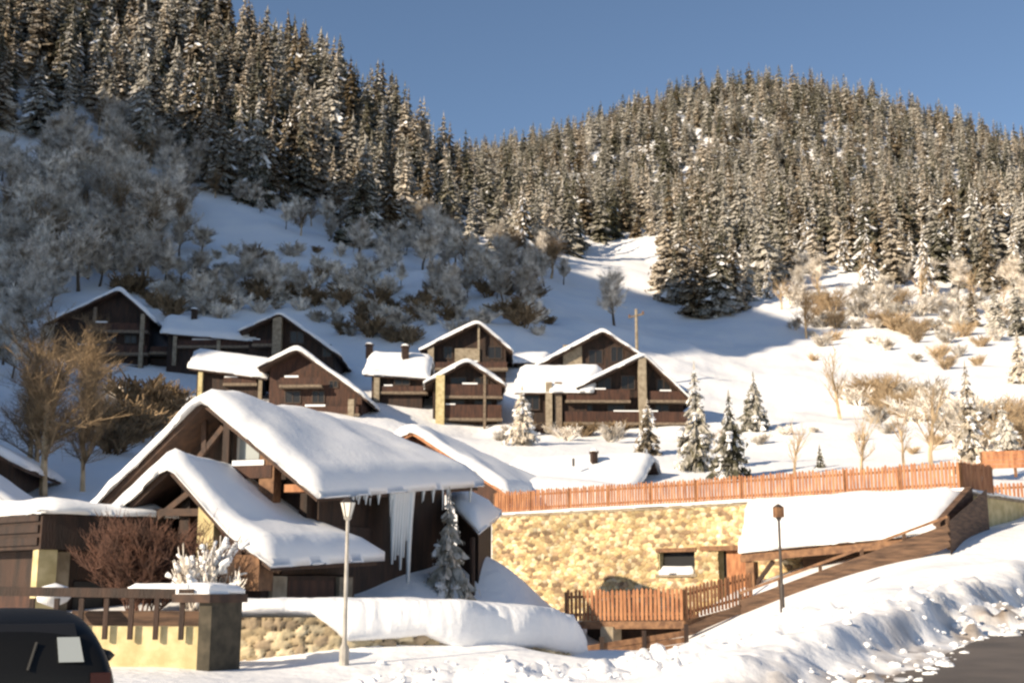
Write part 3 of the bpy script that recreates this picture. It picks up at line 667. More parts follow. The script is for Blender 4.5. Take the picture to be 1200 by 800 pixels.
def garbox(name, dd, s_0, s_1, z0, z1, m, out=.06):
    nn = V((dd.y, -dd.x, 0)); nn = nn if nn.y < 0 else -nn
    b0 = C0 + (d1 + d2) * .5; q = [b0 + dd * s_0 + nn * out, b0 + dd * s_1 + nn * out, b0 + dd * s_1, b0 + dd * s_0]
    mb = MB(); mb.hexa([V((p.x, p.y, z0)) for p in q], [V((p.x, p.y, z1)) for p in q]); return mb.build(name, M[m], gar)
garbox('door', d2, .3, 2.6, .1, 1.7, 'woodrail'); w_ = garbox('window', d1, .7, 1.5, 1.1, 1.9, 'dark'); garbox('back_panel', d1, .1, .55, 0, zb - .05, 'pale', .04)
for k, zz in enumerate((zt - .12, zt - .42, zt - .75)): 
    nn = V((d2.y, -d2.x, 0)); nn = nn if nn.y < 0 else -nn
    mb = MB(); mb.beam(V((C0.x, C0.y, zz)) + d2 * .1 + nn * .04, V((C0.x, C0.y, zz)) + d2 * 4.6 + nn * .04, .05, .2); mb.build('fascia_board', M['wood'], gar)

# ------------------------------------------------------------------ low wall with dark railing, left
w0 = P(232, 776, 27); w0.z = -.1; wd = V((-1, .16, 0)).normalized(); wn = V((wd.y, -wd.x, 0)); wn = wn if wn.y < 0 else -wn
lw = thing('low_wall', (w0.x - 2, w0.y, 0), 'low yellow rendered wall with a square end pier coloured as if shaded, below the railing', 'wall')
mb = MB(); q = [w0, w0 + wd * 4.6, w0 + wd * 4.6 - wn * .35, w0 - wn * .35]; mb.hexa([V((p.x, p.y, -.4)) for p in q], [V((p.x, p.y, .92)) for p in q]); mb.build('wall', M['stucco'], lw)
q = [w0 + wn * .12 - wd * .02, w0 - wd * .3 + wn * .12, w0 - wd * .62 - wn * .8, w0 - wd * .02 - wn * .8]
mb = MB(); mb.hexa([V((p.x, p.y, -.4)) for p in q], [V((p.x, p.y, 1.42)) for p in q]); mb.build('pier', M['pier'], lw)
c = q[0].lerp(q[2], .5); q2 = [c + (p - c) * 1.25 for p in q]; q2[0] += wd * .5; q2[3] += wd * .5
mb = MB(); mb.hexa([V((p.x, p.y, 1.42)) for p in q2], [V((p.x, p.y, 1.6)) for p in q2]); mb.build('pier_cap', M['fascia'], lw)
qq = [V((p.x, p.y, 1.6)) for p in q2]; snow_sheet('cap_snow', [qq[0], qq[1]], [qq[3], qq[2]], .2, lw, step=.15, over=-.05, seed=31, ridge_round=0)
rl = thing('railing', (w0.x - 2, w0.y - .2, .9), 'dark wooden railing with spaced balusters on the low yellow wall', 'railing')
rp = w0 + wn * .1
mb = MB(); mb.beam(V((rp.x, rp.y, 1.60)) + wd * .1, V((rp.x, rp.y, 1.66)) + wd * 4.7, .16, .2); mb.build('handrail', M['wood'], rl)
for k in range(7):
    p = rp + wd * (.35 + .46 * k * 1.25) + wn * .04; mb = MB(); mb.box((p.x, p.y, 1.08), (.1, .08, .86), 0); mb.build('baluster', M['wood'], rl)
p0 = V((rp.x, rp.y, 1.7)) - wn * .07 + wd * .15; snow_sheet('rail_snow', [p0, p0 + wn * .12], [p0 + wd * 1.4, p0 + wd * 1.4 + wn * .12], .1, rl, step=.1, over=.02, seed=32, ridge_round=0)
# snow heap and a blue bin behind the railing
p = P(64, 692, 29); mb = MB(); mb.blob((p.x, p.y, p.z - .1), .4, random.Random(3), .7); o = mb.build('snow_lump', M['snow'], None, (p.x, p.y, p.z - .4), smooth=True); tag(o, 'rounded heap of snow on the end of the dark railing', 'snow heap')
p = P(170, 722, 30); mb = MB(); mb.box((p.x, p.y, .75), (3.4, .5, .9), -.1); o = mb.build('planter', M['rampwood'], None, (p.x, p.y, .3)); tag(o, 'long trough behind the dark railing', 'planter')

# ------------------------------------------------------------------ retaining wall with snow cap
rw = thing('retaining_wall', (-4, 31, 0), 'curved rubble stone retaining wall under a thick bulging cap of snow', 'wall')
wp = resample([V((x, y, 0)) for x, y in WALLPATH], .12)
pts = np.array([(p.x, p.y) for p in wp])
for _ in range(14): pts[1:-1] = pts[1:-1] * .5 + (pts[:-2] + pts[2:]) * .25
sl_ = np.concatenate([[0], np.cumsum(np.linalg.norm(np.diff(pts, axis=0), axis=1))]); WL = sl_[-1]
def wpos(s):
    x = np.interp(s, sl_, pts[:, 0]); y = np.interp(s, sl_, pts[:, 1])
    x2 = np.interp(s + .2, sl_, pts[:, 0]); y2 = np.interp(s + .2, sl_, pts[:, 1]); x1 = np.interp(s - .2, sl_, pts[:, 0]); y1 = np.interp(s - .2, sl_, pts[:, 1])
    tx, ty = x2 - x1, y2 - y1; l = np.hypot(tx, ty) + 1e-9
    return x, y, ty / l, -tx / l
def wtop(s): return np.interp(s, [0, 3, 6, 9, 11, WL], [1.5, 1.5, 1.48, 1.35, 1.05, .15])
SLEFT = 3.0
def rwf(S, T, out):
    x, y, nx, ny = wpos(S); z = -.7 + T / 2.2 * (wtop(S) - .45 + .7)
    return np.stack([x + nx * out, y + ny * out, z], -1)
stone_face('stone_wall', rwf, WL, 2.2, .27, rw, [(.42,.33,.20),(.36,.28,.17),(.50,.42,.28),(.30,.23,.15),(.46,.38,.24)], .14, (.06, .045, .03), seed=3, res=.06, asp=1.25)
# snow cap: cross-section from 2.2 m behind to the hanging lip in front
ns = 150; prof = [(-2.4, -.55), (-1.8, -.15), (-1.2, -.02), (-.6, 0), (-.1, -.02), (.16, -.10), (.26, -.24), (.28, -.38), (.22, -.52), (.02, -.58), (-.3, -.6), (-2.4, -.75)]
ns = 260; S = np.linspace(.25, WL, ns); G = np.zeros((ns, len(prof), 3)); x, y, nx, ny = wpos(S)
lip = np.interp(S, [0, 2.0, 2.8, 3.6, 5.5, 6.5, WL], [.62, .62, .7, 1.8, 1.6, 2.2, 1.7])
for j, (o_, z_) in enumerate(prof):
    hang = lip if j in (7, 8, 9) else (lip * .5 + .5 if j == 6 else 1)
    nz = fbm(S / 1.1 + j * .23, S * 0 + j * .31, 41) * (.4 if 3 < j < 10 else .25) + np.abs(fbm(S / .35 + j * .4, S * 0 + j * .6, 47)) * (.22 if 4 < j < 10 else .05)
    oo = o_ + nz * (.8 if j < 10 else 0) + (.12 * (lip - 1) * (1 if 5 <= j <= 8 else 0))
    G[:, j, 0] = x + nx * oo; G[:, j, 1] = y + ny * oo; G[:, j, 2] = wtop(S) + z_ * hang + nz * .5
G[0] = G[1] * .25 + G[1].mean(0) * .75
q = grid_quads(ns, len(prof))
np_mesh('snow_cap', G.reshape(-1, 3), q, M['snow'], parent=rw)

# ------------------------------------------------------------------ stone terrace building with picket fences
TL = P(578, 607, 60); TR = P(1132, 582, 45)
wy = math.atan2(TR.y - TL.y, TR.x - TL.x); FW = Facade((TL.x, TL.y), wy)
WLEN = V((TR.x - TL.x, TR.y - TL.y)).length; ZT = 5.08
ex3 = V((FW.ex.x, FW.ex.y, 0)); ey3 = V((FW.ey.x, FW.ey.y, 0)); T0 = V((TL.x, TL.y, 0))
tb = thing('terrace_building', (TL.x + 6, TL.y - 3, 0), 'sunlit yellow stone terrace building with a small dark window and a snowy lean-to roof', 'building')
def along(u, v): p = FW.pix(u, v); return (V((p.x, p.y, 0)) - T0).dot(ex3), p.z
wa, wz1 = along(772, 647); wb, wz0 = along(816, 672); da, dz1 = along(842, 645); db, _ = along(879, 645)
ZB = -.8
def twf(S, T, out):
    return np.stack([T0.x + ex3.x * S - ey3.x * out, T0.y + ex3.y * S - ey3.y * out, ZB + T], -1)
stone_face('stone_wall', twf, WLEN, ZT - ZB, .165, tb, [(.53,.41,.22),(.46,.34,.17),(.57,.47,.29),(.38,.27,.14),(.49,.38,.21),(.55,.47,.33),(.49,.41,.24),(.22,.15,.09),(.32,.22,.13)], .1, (.22, .15, .07), seed=8, res=.035,
           hole=[(wa, wb, wz0 - ZB, wz1 - ZB), (da, db, -1, dz1 - ZB)])
def tbox(name, s_0, s_1, z0, z1, o0, o1, m, parent=None, sub=None):      # o0..o1: metres in front of the wall plane
    q = [T0 + ex3 * s_0 - ey3 * o1, T0 + ex3 * s_1 - ey3 * o1, T0 + ex3 * s_1 - ey3 * o0, T0 + ex3 * s_0 - ey3 * o0]
    mb = MB(); mb.hexa([V((p.x, p.y, z0)) for p in q], [V((p.x, p.y, z1)) for p in q]); return mb.build(name, M[m], parent or tb)
tbox('core', .05, WLEN - .05, ZB, ZT - .02, -7, -.45, 'stucco')
tbox('left_return', -.02, .3, ZB, ZT - .03, -7, -.05, 'stucco')
tbox('terrace_slab', -.1, WLEN, ZT - .02, ZT + .12, -7, .10, 'pale')
a0, a1 = T0 + V((0, 0, ZT + .12)), T0 + ex3 * WLEN + V((0, 0, ZT + .12))
snow_sheet('terrace_snow', [a0 - ey3 * .06, a0 + ey3 * 6.6], [a1 - ey3 * .06, a1 + ey3 * 6.6], .16, tb, seed=33, amp=.12, over=.05, ridge_round=0)
wnd = tbox('window', wa - .08, wb + .08, wz1, wz1 + .17, .0, .12, 'brownwood'); tbox('pane', wa, wb, wz0, wz1, -.32, -.28, 'glass', wnd)
for s_ in (wa, wb): tbox('jamb', s_ - .04, s_ + .04, wz0, wz1, -.3, .02, 'stucco', wnd)
tbox('sill', wa - .1, wb + .1, wz0 - .12, wz0, -.3, .16, 'pale', wnd)
p0 = T0 + ex3 * (wa + .1) + V((0, 0, wz0)) + ey3 * .2; p1 = T0 + ex3 * (wb - .1) + V((0, 0, wz0)) + ey3 * .2
snow_sheet('sill_snow', [p0, p0 - ey3 * .36], [p1, p1 - ey3 * .36], .38, wnd, step=.12, over=.02, seed=34, ridge_round=0, amp=.05)
tbox('lintel', wb + .3, db + .3, dz1, dz1 + .2, -.1, .14, 'brownwood')
dr = tbox('door', da + .28, db - .04, ZB, dz1, -.22, -.15, 'picket'); tbox('doorway', da, db, ZB, dz1, -.44, -.40, 'dark')
tbox('door_handle', da + .36, da + .44, 1.9, 2.0, -.15, -.10, 'darksteel', dr)
# lean-to roof
e0, e1 = FW.pix(868, 634, -3.6), FW.pix(1093, 611, -3.6); t0_, t1_ = FW.pix(880, 592, -.05), FW.pix(1124, 581, -.05)
t0_.z = t1_.z = ZT + .30
a = [down(e0, .35), down(t0_, .35)]; b = [down(e1, .35), down(t1_, .35)]
mb = MB(); mb.hexa([down(p, .2) for p in (a[0], a[1], b[1], b[0])], [a[0], a[1], b[1], b[0]]); mb.build('lean_to_roof', M['brownwood'], tb)
snow_sheet('roof_snow', a, b, .4, tb, seed=35, amp=.1)
mb = MB(); mb.beam(down(a[0], .3), down(b[0], .3), .18, .24); mb.build('eave_beam', M['brownwood'], tb)
pp = down(a[0], .4) + ex3 * .35 + ey3 * .15
mb = MB(); mb.box((pp.x, pp.y, (pp.z - .4) / 2), (.34, .34, pp.z + .4), wy); mb.build('post', M['brownwood'], tb)
pp2 = pp + ex3 * 1.5 + ey3 * 1.6
mb = MB(); mb.box((pp2.x, pp2.y, (pp2.z - .2) / 2), (.24, .24, pp2.z + .2), wy); mb.build('post', M['brownwood'], tb)
mb = MB(); mb.beam(V((pp.x, pp.y, pp.z - .9)), V((pp.x, pp.y, pp.z - 1.2)) + ex3 * 2.6, .14, .18); mb.beam(V((pp.x, pp.y, pp.z - 1.0)), V((pp.x, pp.y, pp.z)) + ex3 * .9, .12, .14); mb.build('brace', M['wood'], tb)
q = [e0 + ex3 * 1.9 + ey3 * 1.2, e1 + ey3 * .4, e1 + ey3 * .7, e0 + ex3 * 1.9 + ey3 * 1.5]
mb = MB(); mb.hexa([V((p.x, p.y, -.5)) for p in q], [V((p.x, p.y, min(a[0].z, b[0].z) + .0)) for p in q]); mb.build('bay_wall', M['rampwood'], tb)
# right end: dark boarded side under the roof edge
q = [b[0], b[1] + ex3 * .25, b[1] + ex3 * .5, b[0] + ex3 * .25]
mb = MB(); mb.hexa([V((p.x, p.y, 1.0)) for p in q], [V((p.x, p.y, p.z + .3)) for p in q]); mb.build('end_boarding', M['rampwood'], tb)

def picket_fence(label, pts, hh, parent_name='picket_fence', m='picket', pitch=.165, wpk=.105, posts=True, top_var=.05, seed=0, group='orange picket fences'):
    root = thing(parent_name, tuple(pts[0]), label, 'fence', group); rng = random.Random(seed)
    mb = MB(); rails = MB()
    for a, b in zip(pts[:-1], pts[1:]):
        a = V(a); b = V(b); d = b - a; L = math.hypot(d.x, d.y); yaw = math.atan2(d.y, d.x); n = int(L / pitch)
        nrm = V((d.y, -d.x, 0)).normalized(); nrm = nrm if nrm.y < 0 else -nrm
        for i in range(n + 1):
            p = a + d * ((i + .5) / (n + 1)); k = rng.uniform(-top_var, top_var); ht = hh + k
            c, s_ = math.cos(yaw), math.sin(yaw); w = wpk / 2; o = nrm * .03; tl = rng.uniform(-.015, .015)
            f0 = [V((p.x - c * w, p.y - s_ * w, p.z + .03)), V((p.x + c * w, p.y + s_ * w, p.z + .03)), V((p.x + c * w + tl, p.y + s_ * w, p.z + ht * .93)), V((p.x + tl, p.y, p.z + ht)), V((p.x - c * w + tl, p.y - s_ * w, p.z + ht * .93))]
            mb.hexa([q + o for q in f0], [q + o + nrm * .025 for q in f0])
        for zz in (.22, .78): rails.beam(a + V((0, 0, hh * zz)), b + V((0, 0, hh * zz)), .05, .09)
    mb.build('picket_panel', M[m], root); rails.build('rail', M['brownwood'], root)
    if posts:
        for a, b in zip(pts[:-1], pts[1:]):
            a = V(a); b = V(b); n = max(int((b - a).length / 2.2), 1)
            for i in range(n + 1):
                p = a.lerp(b, i / n); q = MB(); q.box((p.x, p.y, p.z + hh * .46), (.11, .11, hh * .96), 0.3); q.build('post', M['brownwood'], root)
    return root
f0 = T0 + ey3 * .12 + V((0, 0, ZT + .14)); f1 = T0 + ex3 * (WLEN - .2) + ey3 * .12 + V((0, 0, ZT + .14))
picket_fence('long orange picket fence along the top of the yellow stone terrace wall', [f0, f1, f1 + ey3 * 2.5 + ex3 * .2], 1.08, seed=1, pitch=.145)
# lower deck
K0, K1, K2 = P(664, 728, 46), P(802, 727, 43.6), P(880, 706, 45.4)
dk = thing('deck', (K0.x, K0.y, K0.z - 1), 'wooden deck with a dark open underside and a pale pier, below the stone wall', 'deck')
q = [K0, K1, K2, K2 + ey3 * 4, K0 + ey3 * 9]
mb = MB(); mb.hexa([V((p.x, p.y, p.z - .12)) for p in q], [V((p.x, p.y, p.z)) for p in q]); mb.build('platform', M['brownwood'], dk)
mb = MB()
for p_, q_ in ((K0, K1), (K1, K2)): mb.beam(V(p_) + V((0, -.06, -.13)), V(q_) + V((0, -.06, -.13)), .08, .26)
mb.build('edge_board', M['brownwood'], dk)
pp = P(716, 745, 45.2); mb = MB(); mb.box((pp.x, pp.y, -.25), (.55, .5, 1.3), wy); mb.build('pier', M['pale'], dk)
q = [K0 + ey3 * 1.2, K1 + ey3 * 1.2, K1 + ey3 * 1.5, K0 + ey3 * 1.5]
mb = MB(); mb.hexa([V((p.x, p.y, -1.6)) for p in q], [V((p.x, p.y, p.z - .14)) for p in q]); mb.build('back_wall', M['wood'], dk)
picket_fence('shorter orange picket fence round the low deck in front of the stone wall', [K0, K1, K2], 1.12, seed=2, pitch=.17)
# plank fence below the deck
a, b = P(655, 768, 42.2), P(804, 745, 42.6)
pf = thing('plank_fence', tuple(a), 'low brown horizontal plank fence at the foot of the deck', 'fence')
mb = MB()
for k in range(3): mb.beam(a + V((0, 0, -.32 + .21 * k)), b + V((0, 0, -.32 + .21 * k)), .05, .19)
mb.build('plank_panel', M['brownwood'], pf)
for k in range(4): p = a.lerp(b, k / 3); mb = MB(); mb.box((p.x, p.y - .06, p.z - .1), (.14, .1, 1.0)); mb.build('post', M['wood'], pf)
# ramp barrier
a, b = P(800, 738, 43.4), P(1112, 620, 41.0); m_ = P(868, 709, 43.8)
rb = thing('ramp_barrier', tuple(a), 'long brown plank barrier climbing the snowy ramp beside the terrace building', 'barrier')
mb = MB()
for p_, q_ in ((m_, b),):
    for k in range(2): mb.beam(p_ + V((0, 0, -.22 + .27 * k)), q_ + V((0, 0, -.22 + .27 * k)), .09, .25)
    mb.beam(p_ + V((0, 0, -.46)), q_ + V((0, 0, -.46)), .12, .2)
mb.beam(a + V((0, 0, -.1)), m_ + V((0, 0, -.1)), .09, .3)
mb.build('plank_panel', M['rampwood'], rb)
mb = MB(); mb.beam(m_ + V((0, .05, .42)), b + V((0, .05, .42)), .07, .09); mb.build('handrail', M['brownwood'], rb)
for k in range(6): p = m_.lerp(b, k / 5.0); mb = MB(); mb.box((p.x, p.y + .09, p.z - .1), (.1, .1, 1.1)); mb.build('post', M['rampwood'], rb)
b2 = TR + V((.9, .4, 0)); mb = MB(); mb.hexa([V((p.x, p.y, 2.4)) for p in (b, b2, b2 + V((.1, .2, 0)), b + V((.1, .2, 0)))], [V((b.x, b.y, b.z + .25)), V((b2.x, b2.y, ZT + .2)), V((b2.x + .1, b2.y + .2, ZT + .2)), V((b.x + .1, b.y + .2, b.z + .25))]); mb.build('end_panel', M['rampwood'], rb)
# fences at the right edge
a, b = P(1150, 592, 52), P(1260, 586, 50)
picket_fence('short picket fence at the right edge beyond the lane', [a, b], .85, seed=3)
a, b = P(1152, 549, 62), P(1270, 546, 60)
bf = thing('board_fence', tuple(a), 'orange-brown boarded parapet on the bank at the right edge', 'fence')
mb = MB()
for k in range(4): mb.beam(a + V((0, 0, .1 + .22 * k)), b + V((0, 0, .1 + .22 * k)), .05, .21)
mb.build('board_panel', M['picket'], bf)
for k in range(4): p = a.lerp(b, k / 3); mb = MB(); mb.box((p.x, p.y + .08, p.z + .2), (.12, .1, 1.3)); mb.build('post', M['brownwood'], bf)
mb = MB(); c = P(1145, 562, 55); mb.blob((c.x, c.y, c.z - .3), .65, random.Random(8), .8); o = mb.build('snow_lump', M['snow'], None, (c.x, c.y, c.z - .8), smooth=True); tag(o, 'white snow heap at the right end of the terrace picket fence', 'snow heap')

# ------------------------------------------------------------------ street lamps and pole
def lamp(u, vtop, Y, label, m, r=.05, lant=(.17, .42)):
    p = P(u, 780, Y); z0 = hz(p.x, Y); zt = P(u, vtop, Y).z; x = P(u, (vtop + 750) / 2, Y).x
    root = thing('street_lamp', (x, Y, z0), label, 'street lamp', 'street lamps')
    mb = MB(); w, hh = lant
    mb.lathe((x, Y, z0), [(r * 2.2, -.2), (r * 2.2, .35), (r * 1.2, .45), (r, .6), (r * .75, zt - z0 - hh - .12)], 10); mb.build('pole', M[m], root, smooth=False)
    mb = MB(); mb.lathe((x, Y, zt - hh - .1), [(.03, -.06), (w * .5, 0), (w * .55, .03)], 6); mb.build('collar', M[m], root)
    mb = MB(); mb.lathe((x, Y, zt - hh - .06), [(w * .5, 0), (w * 1.0, hh * .75)], 6); ln = mb.build('lantern', M['lampglass'], root)
    mb = MB()
    for i in range(6):
        a_ = i * math.pi / 3; mb.tube((x + w * .5 * math.cos(a_), Y + w * .5 * math.sin(a_), zt - hh - .06), (x + w * math.cos(a_), Y + w * math.sin(a_), zt - hh * .25 - .06), .012, .012, 4)
    mb.build('lantern_frame', M['darksteel'], ln)
    mb = MB(); mb.lathe((x, Y, zt - hh * .25 - .055), [(w * 1.12, 0), (w * .6, hh * .16), (.03, hh * .28)], 6); mb.build('lantern_cap', M['darksteel'], ln)
    return root
lamp(406, 580, 28, 'pale street lamp with a lantern head standing before the snow-capped stone wall', 'steel')
p = P(917, 712, 37); z0 = hz(p.x, 37); zt = P(917, 592, 37).z
root = thing('street_lamp', (p.x, 37, z0), 'slim dark street lamp with a small square lantern in front of the snowy lean-to roof', 'street lamp', 'street lamps')
mb = MB(); mb.lathe((p.x, 37, z0), [(.07, -.3), (.07, 1.0), (.05, 1.1), (.035, zt - z0 - .35)], 8); mb.build('pole', M['darksteel'], root)
mb = MB(); mb.box((p.x, 37, zt - .2), (.24, .24, .3), .3); ln = mb.build('lantern', M['brownwood'], root)
mb = MB(); mb.lathe((p.x, 37, zt - .05), [(.17, 0), (.02, .1)], 4); mb.build('lantern_cap', M['darksteel'], ln)
mb = MB(); mb.lathe((p.x, 37, zt - .42), [(.03, -.05), (.1, .07)], 6); mb.build('collar', M['darksteel'], root)
p = P(747, 440, 124); zt = P(747, 362, 124).z
up = thing('utility_pole', (p.x, 124, p.z), 'pale wooden utility pole with crossbar and insulators behind the right chalets', 'utility pole')
mb = MB(); mb.tube((p.x, 124, p.z - 3), (p.x, 124, zt), .2, .14, 8); mb.build('pole', M['pale'], up)
mb = MB(); mb.beam((p.x - .8, 124, zt - .9), (p.x + .8, 124, zt - .5), .14, .16); mb.build('crossbar', M['greywood'], up)
for k in (-.7, .7): mb = MB(); mb.lathe((p.x + k, 124, zt - .7 + k * .25), [(.06, 0), (.12, .1), (.06, .3)], 6); mb.build('insulator', M['brownwood'], up)

# ------------------------------------------------------------------ black car, lower left
cx, cy = -4.35, 10.4
car = thing('parked_car', (cx, cy + 2, 0), 'black car parked in the lower left corner, seen from behind', 'car')
def car_ring(y, zb_, zs, zr, wb_, ws, wr, n=5):   # sill, shoulder, roof
    r = [(-wb_, zb_), (-wb_ - .01, (zb_ + zs) / 2), (-ws, zs), (-(ws * .4 + wr * .6), zs + (zr - zs) * .62), (-wr, zr - .06), (-wr * .7, zr)]
    r = r + [(-a, b) for a, b in r[::-1]]
    return [V((cx + a, cy + y, b)) for a, b in r]
secs = [(0, .38, .86, .98, .78, .80, .72), (.05, .30, .92, 1.08, .84, .86, .74), (.18, .27, .95, 1.32, .88, .885, .70), (.42, .26, .96, 1.47, .89, .90, .64), (.9, .25, .96, 1.53, .90, .905, .62), (1.9, .25, .95, 1.54, .90, .905, .62), (2.5, .25, .94, 1.46, .90, .90, .61), (3.2, .25, .93, 1.0, .89, .89, .60), (4.0, .28, .84, .90, .86, .86, .62), (4.3, .36, .66, .74, .78, .78, .6)]
mb = MB(); vs = []; fs = []; n = 12
for s_ in secs: vs += car_ring(*s_)
for k in range(len(secs) - 1):
    for i in range(n): fs.append((k * n + i, k * n + (i + 1) % n, (k + 1) * n + (i + 1) % n, (k + 1) * n + i))
fs += [tuple(range(n))[::-1], tuple((len(secs) - 1) * n + i for i in range(n))]
mb.add(vs, fs); body = mb.build('body', M['carpaint'], car, smooth=True)
md = body.modifiers.new('subdiv', 'SUBSURF'); md.levels = 1; md.render_levels = 2
mb = MB(); q = [V((cx - .62, cy + .055, 1.02)), V((cx + .62, cy + .055, 1.02)), V((cx + .52, cy + .30, 1.41)), V((cx - .52, cy + .30, 1.41))]
mb.hexa([p + V((0, .06, 0)) for p in q], [p + V((0, -.012, 0)) for p in q]); mb.build('rear_window', M['glass'], car)
mb = MB(); q = [V((cx + .40, cy + .075, 1.10)), V((cx + .60, cy + .075, 1.10)), V((cx + .56, cy + .20, 1.30)), V((cx + .38, cy + .20, 1.30))]
mb.hexa([p + V((0, .02, 0)) for p in q], [p + V((0, -.03, 0)) for p in q]); mb.build('painted_reflection', M['paleglass'], car)  # pale quad painted in as a bright reflection on the rear window
mb = MB(); mb.beam((cx + .16, cy + .02, 1.04), (cx + .22, cy + .14, 1.26), .02, .02); mb.build('wiper', M['rubber'], car)
for sx in (-1, 1):
    mb = MB(); mb.box((cx + sx * .74, cy + .06, .86), (.16, .12, .30)); mb.build('tail_light', M['red'], car)
    for yy in (.85, 3.45):
        mb = MB(); c = V((cx + sx * .80, cy + yy, .31)); mb.tube(c - V((.1, 0, 0)), c + V((.1, 0, 0)), .31, .31, 20); wl_ = mb.build('wheel', M['rubber'], car)
        mb = MB(); mb.tube(c + V((sx * .09, 0, 0)), c + V((sx * .115, 0, 0)), .19, .17, 12); mb.build('rim', M['steel'], wl_)
    mb = MB(); mb.blob((cx + sx * 1.0, cy + 2.9, 1.0), .12, random.Random(1), .7); mb.build('mirror', M['carpaint'], car, smooth=True)
mb = MB(); mb.box((cx, cy - .02, .48), (1.6, .14, .22)); mb.build('bumper', M['rubber'], car)
mb = MB(); mb.box((cx, cy - .005, .78), (.52, .03, .12)); mb.build('number_plate', M['plate'], car)

for ch in car.children: pass
car.rotation_euler = (0, 0, math.radians(23)); car.location = (-4.15 - .78, 10.5 + 1.84, 0)
# ------------------------------------------------------------------ trees
def spruce_mb(hh, rb, nlay, nb, snow, seed, detail=1, trunk=True, blobs=False):
    rng = random.Random(seed); mb = MB()                                 # 0 needles, 1 snow, 2 bark
    if trunk: mb.tube((0, 0, -.05 * hh), (0, 0, hh * .9), hh * .014, .004 * hh, 4, 2)
    for i in range(nlay):
        t = (i + rng.uniform(-.3, .3)) / nlay; t = min(max(t, 0.0), .985)
        z = hh * (.05 + .93 * t); R = rb * (1 - t) ** .8 * rng.uniform(.72, 1.15) * (min(1, .72 + t * 3)) + .008 * hh
        k = max(int(nb * (1 - t * .5)), 4); a0 = rng.uniform(0, 6.28)
        for j in range(k):
            if rng.random() < .08: continue
            a = a0 + 6.283 * j / k + rng.uniform(-.3, .3); r = R * rng.uniform(.6, 1.2); c, s = math.cos(a), math.sin(a)
            dr = r * rng.uniform(.45, 1.0); zz = z + rng.uniform(-.4, .4) * hh / nlay; w = r * rng.uniform(.13, .24) + .006 * hh
            def pt(q, side, dz): return (c * q - s * side, s * q + c * side, zz - dz)
            sn = rng.random() < snow
            p0 = pt(0.004 * hh, 0, -.012 * hh); pm = pt(r * .55, 0, dr * .35); pe = pt(r, rng.uniform(-.3, .3) * w, dr * 1.05)
            l1 = pt(r * .45, w, dr * .62 + w * .5); r1 = pt(r * .45, -w, dr * .62 + w * .5); l2 = pt(r * .82, w * .7, dr * 1.15); r2 = pt(r * .78, -w * .7, dr * 1.15)
            mb.add([p0, pm, pe, l1, r1, l2, r2], [(0, 3, 1), (0, 1, 4), (1, 3, 5), (1, 6, 4)], 1 if sn and rng.random() < .35 else 0)
            mb.add([pm, pe, l2, r2], [(0, 2, 1), (0, 1, 3)], 1 if sn else 0)
            for q in range(3 * detail):                                   # hanging sprays under and between
                g_ = rng.uniform(.35, 1.05) * r; sd_ = rng.uniform(-w, w) * 1.3; b = pt(g_, sd_, dr * (g_ / r) * .8); e = rng.uniform(.10, .22) * r + .006 * hh; th = rng.uniform(0, 6.28)
                mb.add([b, (b[0] + e * .6 * math.cos(th), b[1] + e * .6 * math.sin(th), b[2] - e * .6), (b[0] + e * .4 * math.cos(th + 1.6), b[1] + e * .4 * math.sin(th + 1.6), b[2] - e * 1.7)], [(0, 1, 2)], 1 if rng.random() < snow * .3 else 0)
            if sn and blobs and rng.random() < .6:
                b = pt(r * rng.uniform(.6, .9), 0, dr * .5); mb.blob(b, r * rng.uniform(.14, .24) + .02, rng, .5, 1)
    mb.add([(-.06 * rb, 0, hh * .93), (.06 * rb, 0, hh * .93), (0, .06 * rb, hh * .93), (0, 0, hh * 1.03)], [(0, 1, 3), (1, 2, 3), (2, 0, 3)], 0)
    return mb
def mesh_of(mb, name, mats):
    me = bpy.data.meshes.new(name); me.from_pydata(mb.v, [], mb.f)
    for k in mats: me.materials.append(k)
    me.polygons.foreach_set('material_index', mb.m); me.update(); return me
NM = [M['needle'], M['treesnow'], M['bark']]; NB = [M['needlebrown'], M['treesnow'], M['bark']]
SPR, SPL = [], []
for i, (snw, mm, rb) in enumerate([(.05, NM, .13), (.12, NM, .155), (.08, NB, .14), (.2, NB, .165), (.03, NM, .12), (.15, NM, .17), (.07, NB, .11)]):
    SPR.append(mesh_of(spruce_mb(1, rb, 24, 9, snw, 100 + i), 'spruce', mm)); SPL.append(mesh_of(spruce_mb(1, rb * 1.05, 17, 7, snw, 150 + i), 'spruce', mm))
WHITE = [mesh_of(spruce_mb(1, .2, 20, 10, .8, 200 + i), 'snowy_spruce', NB) for i in range(2)]

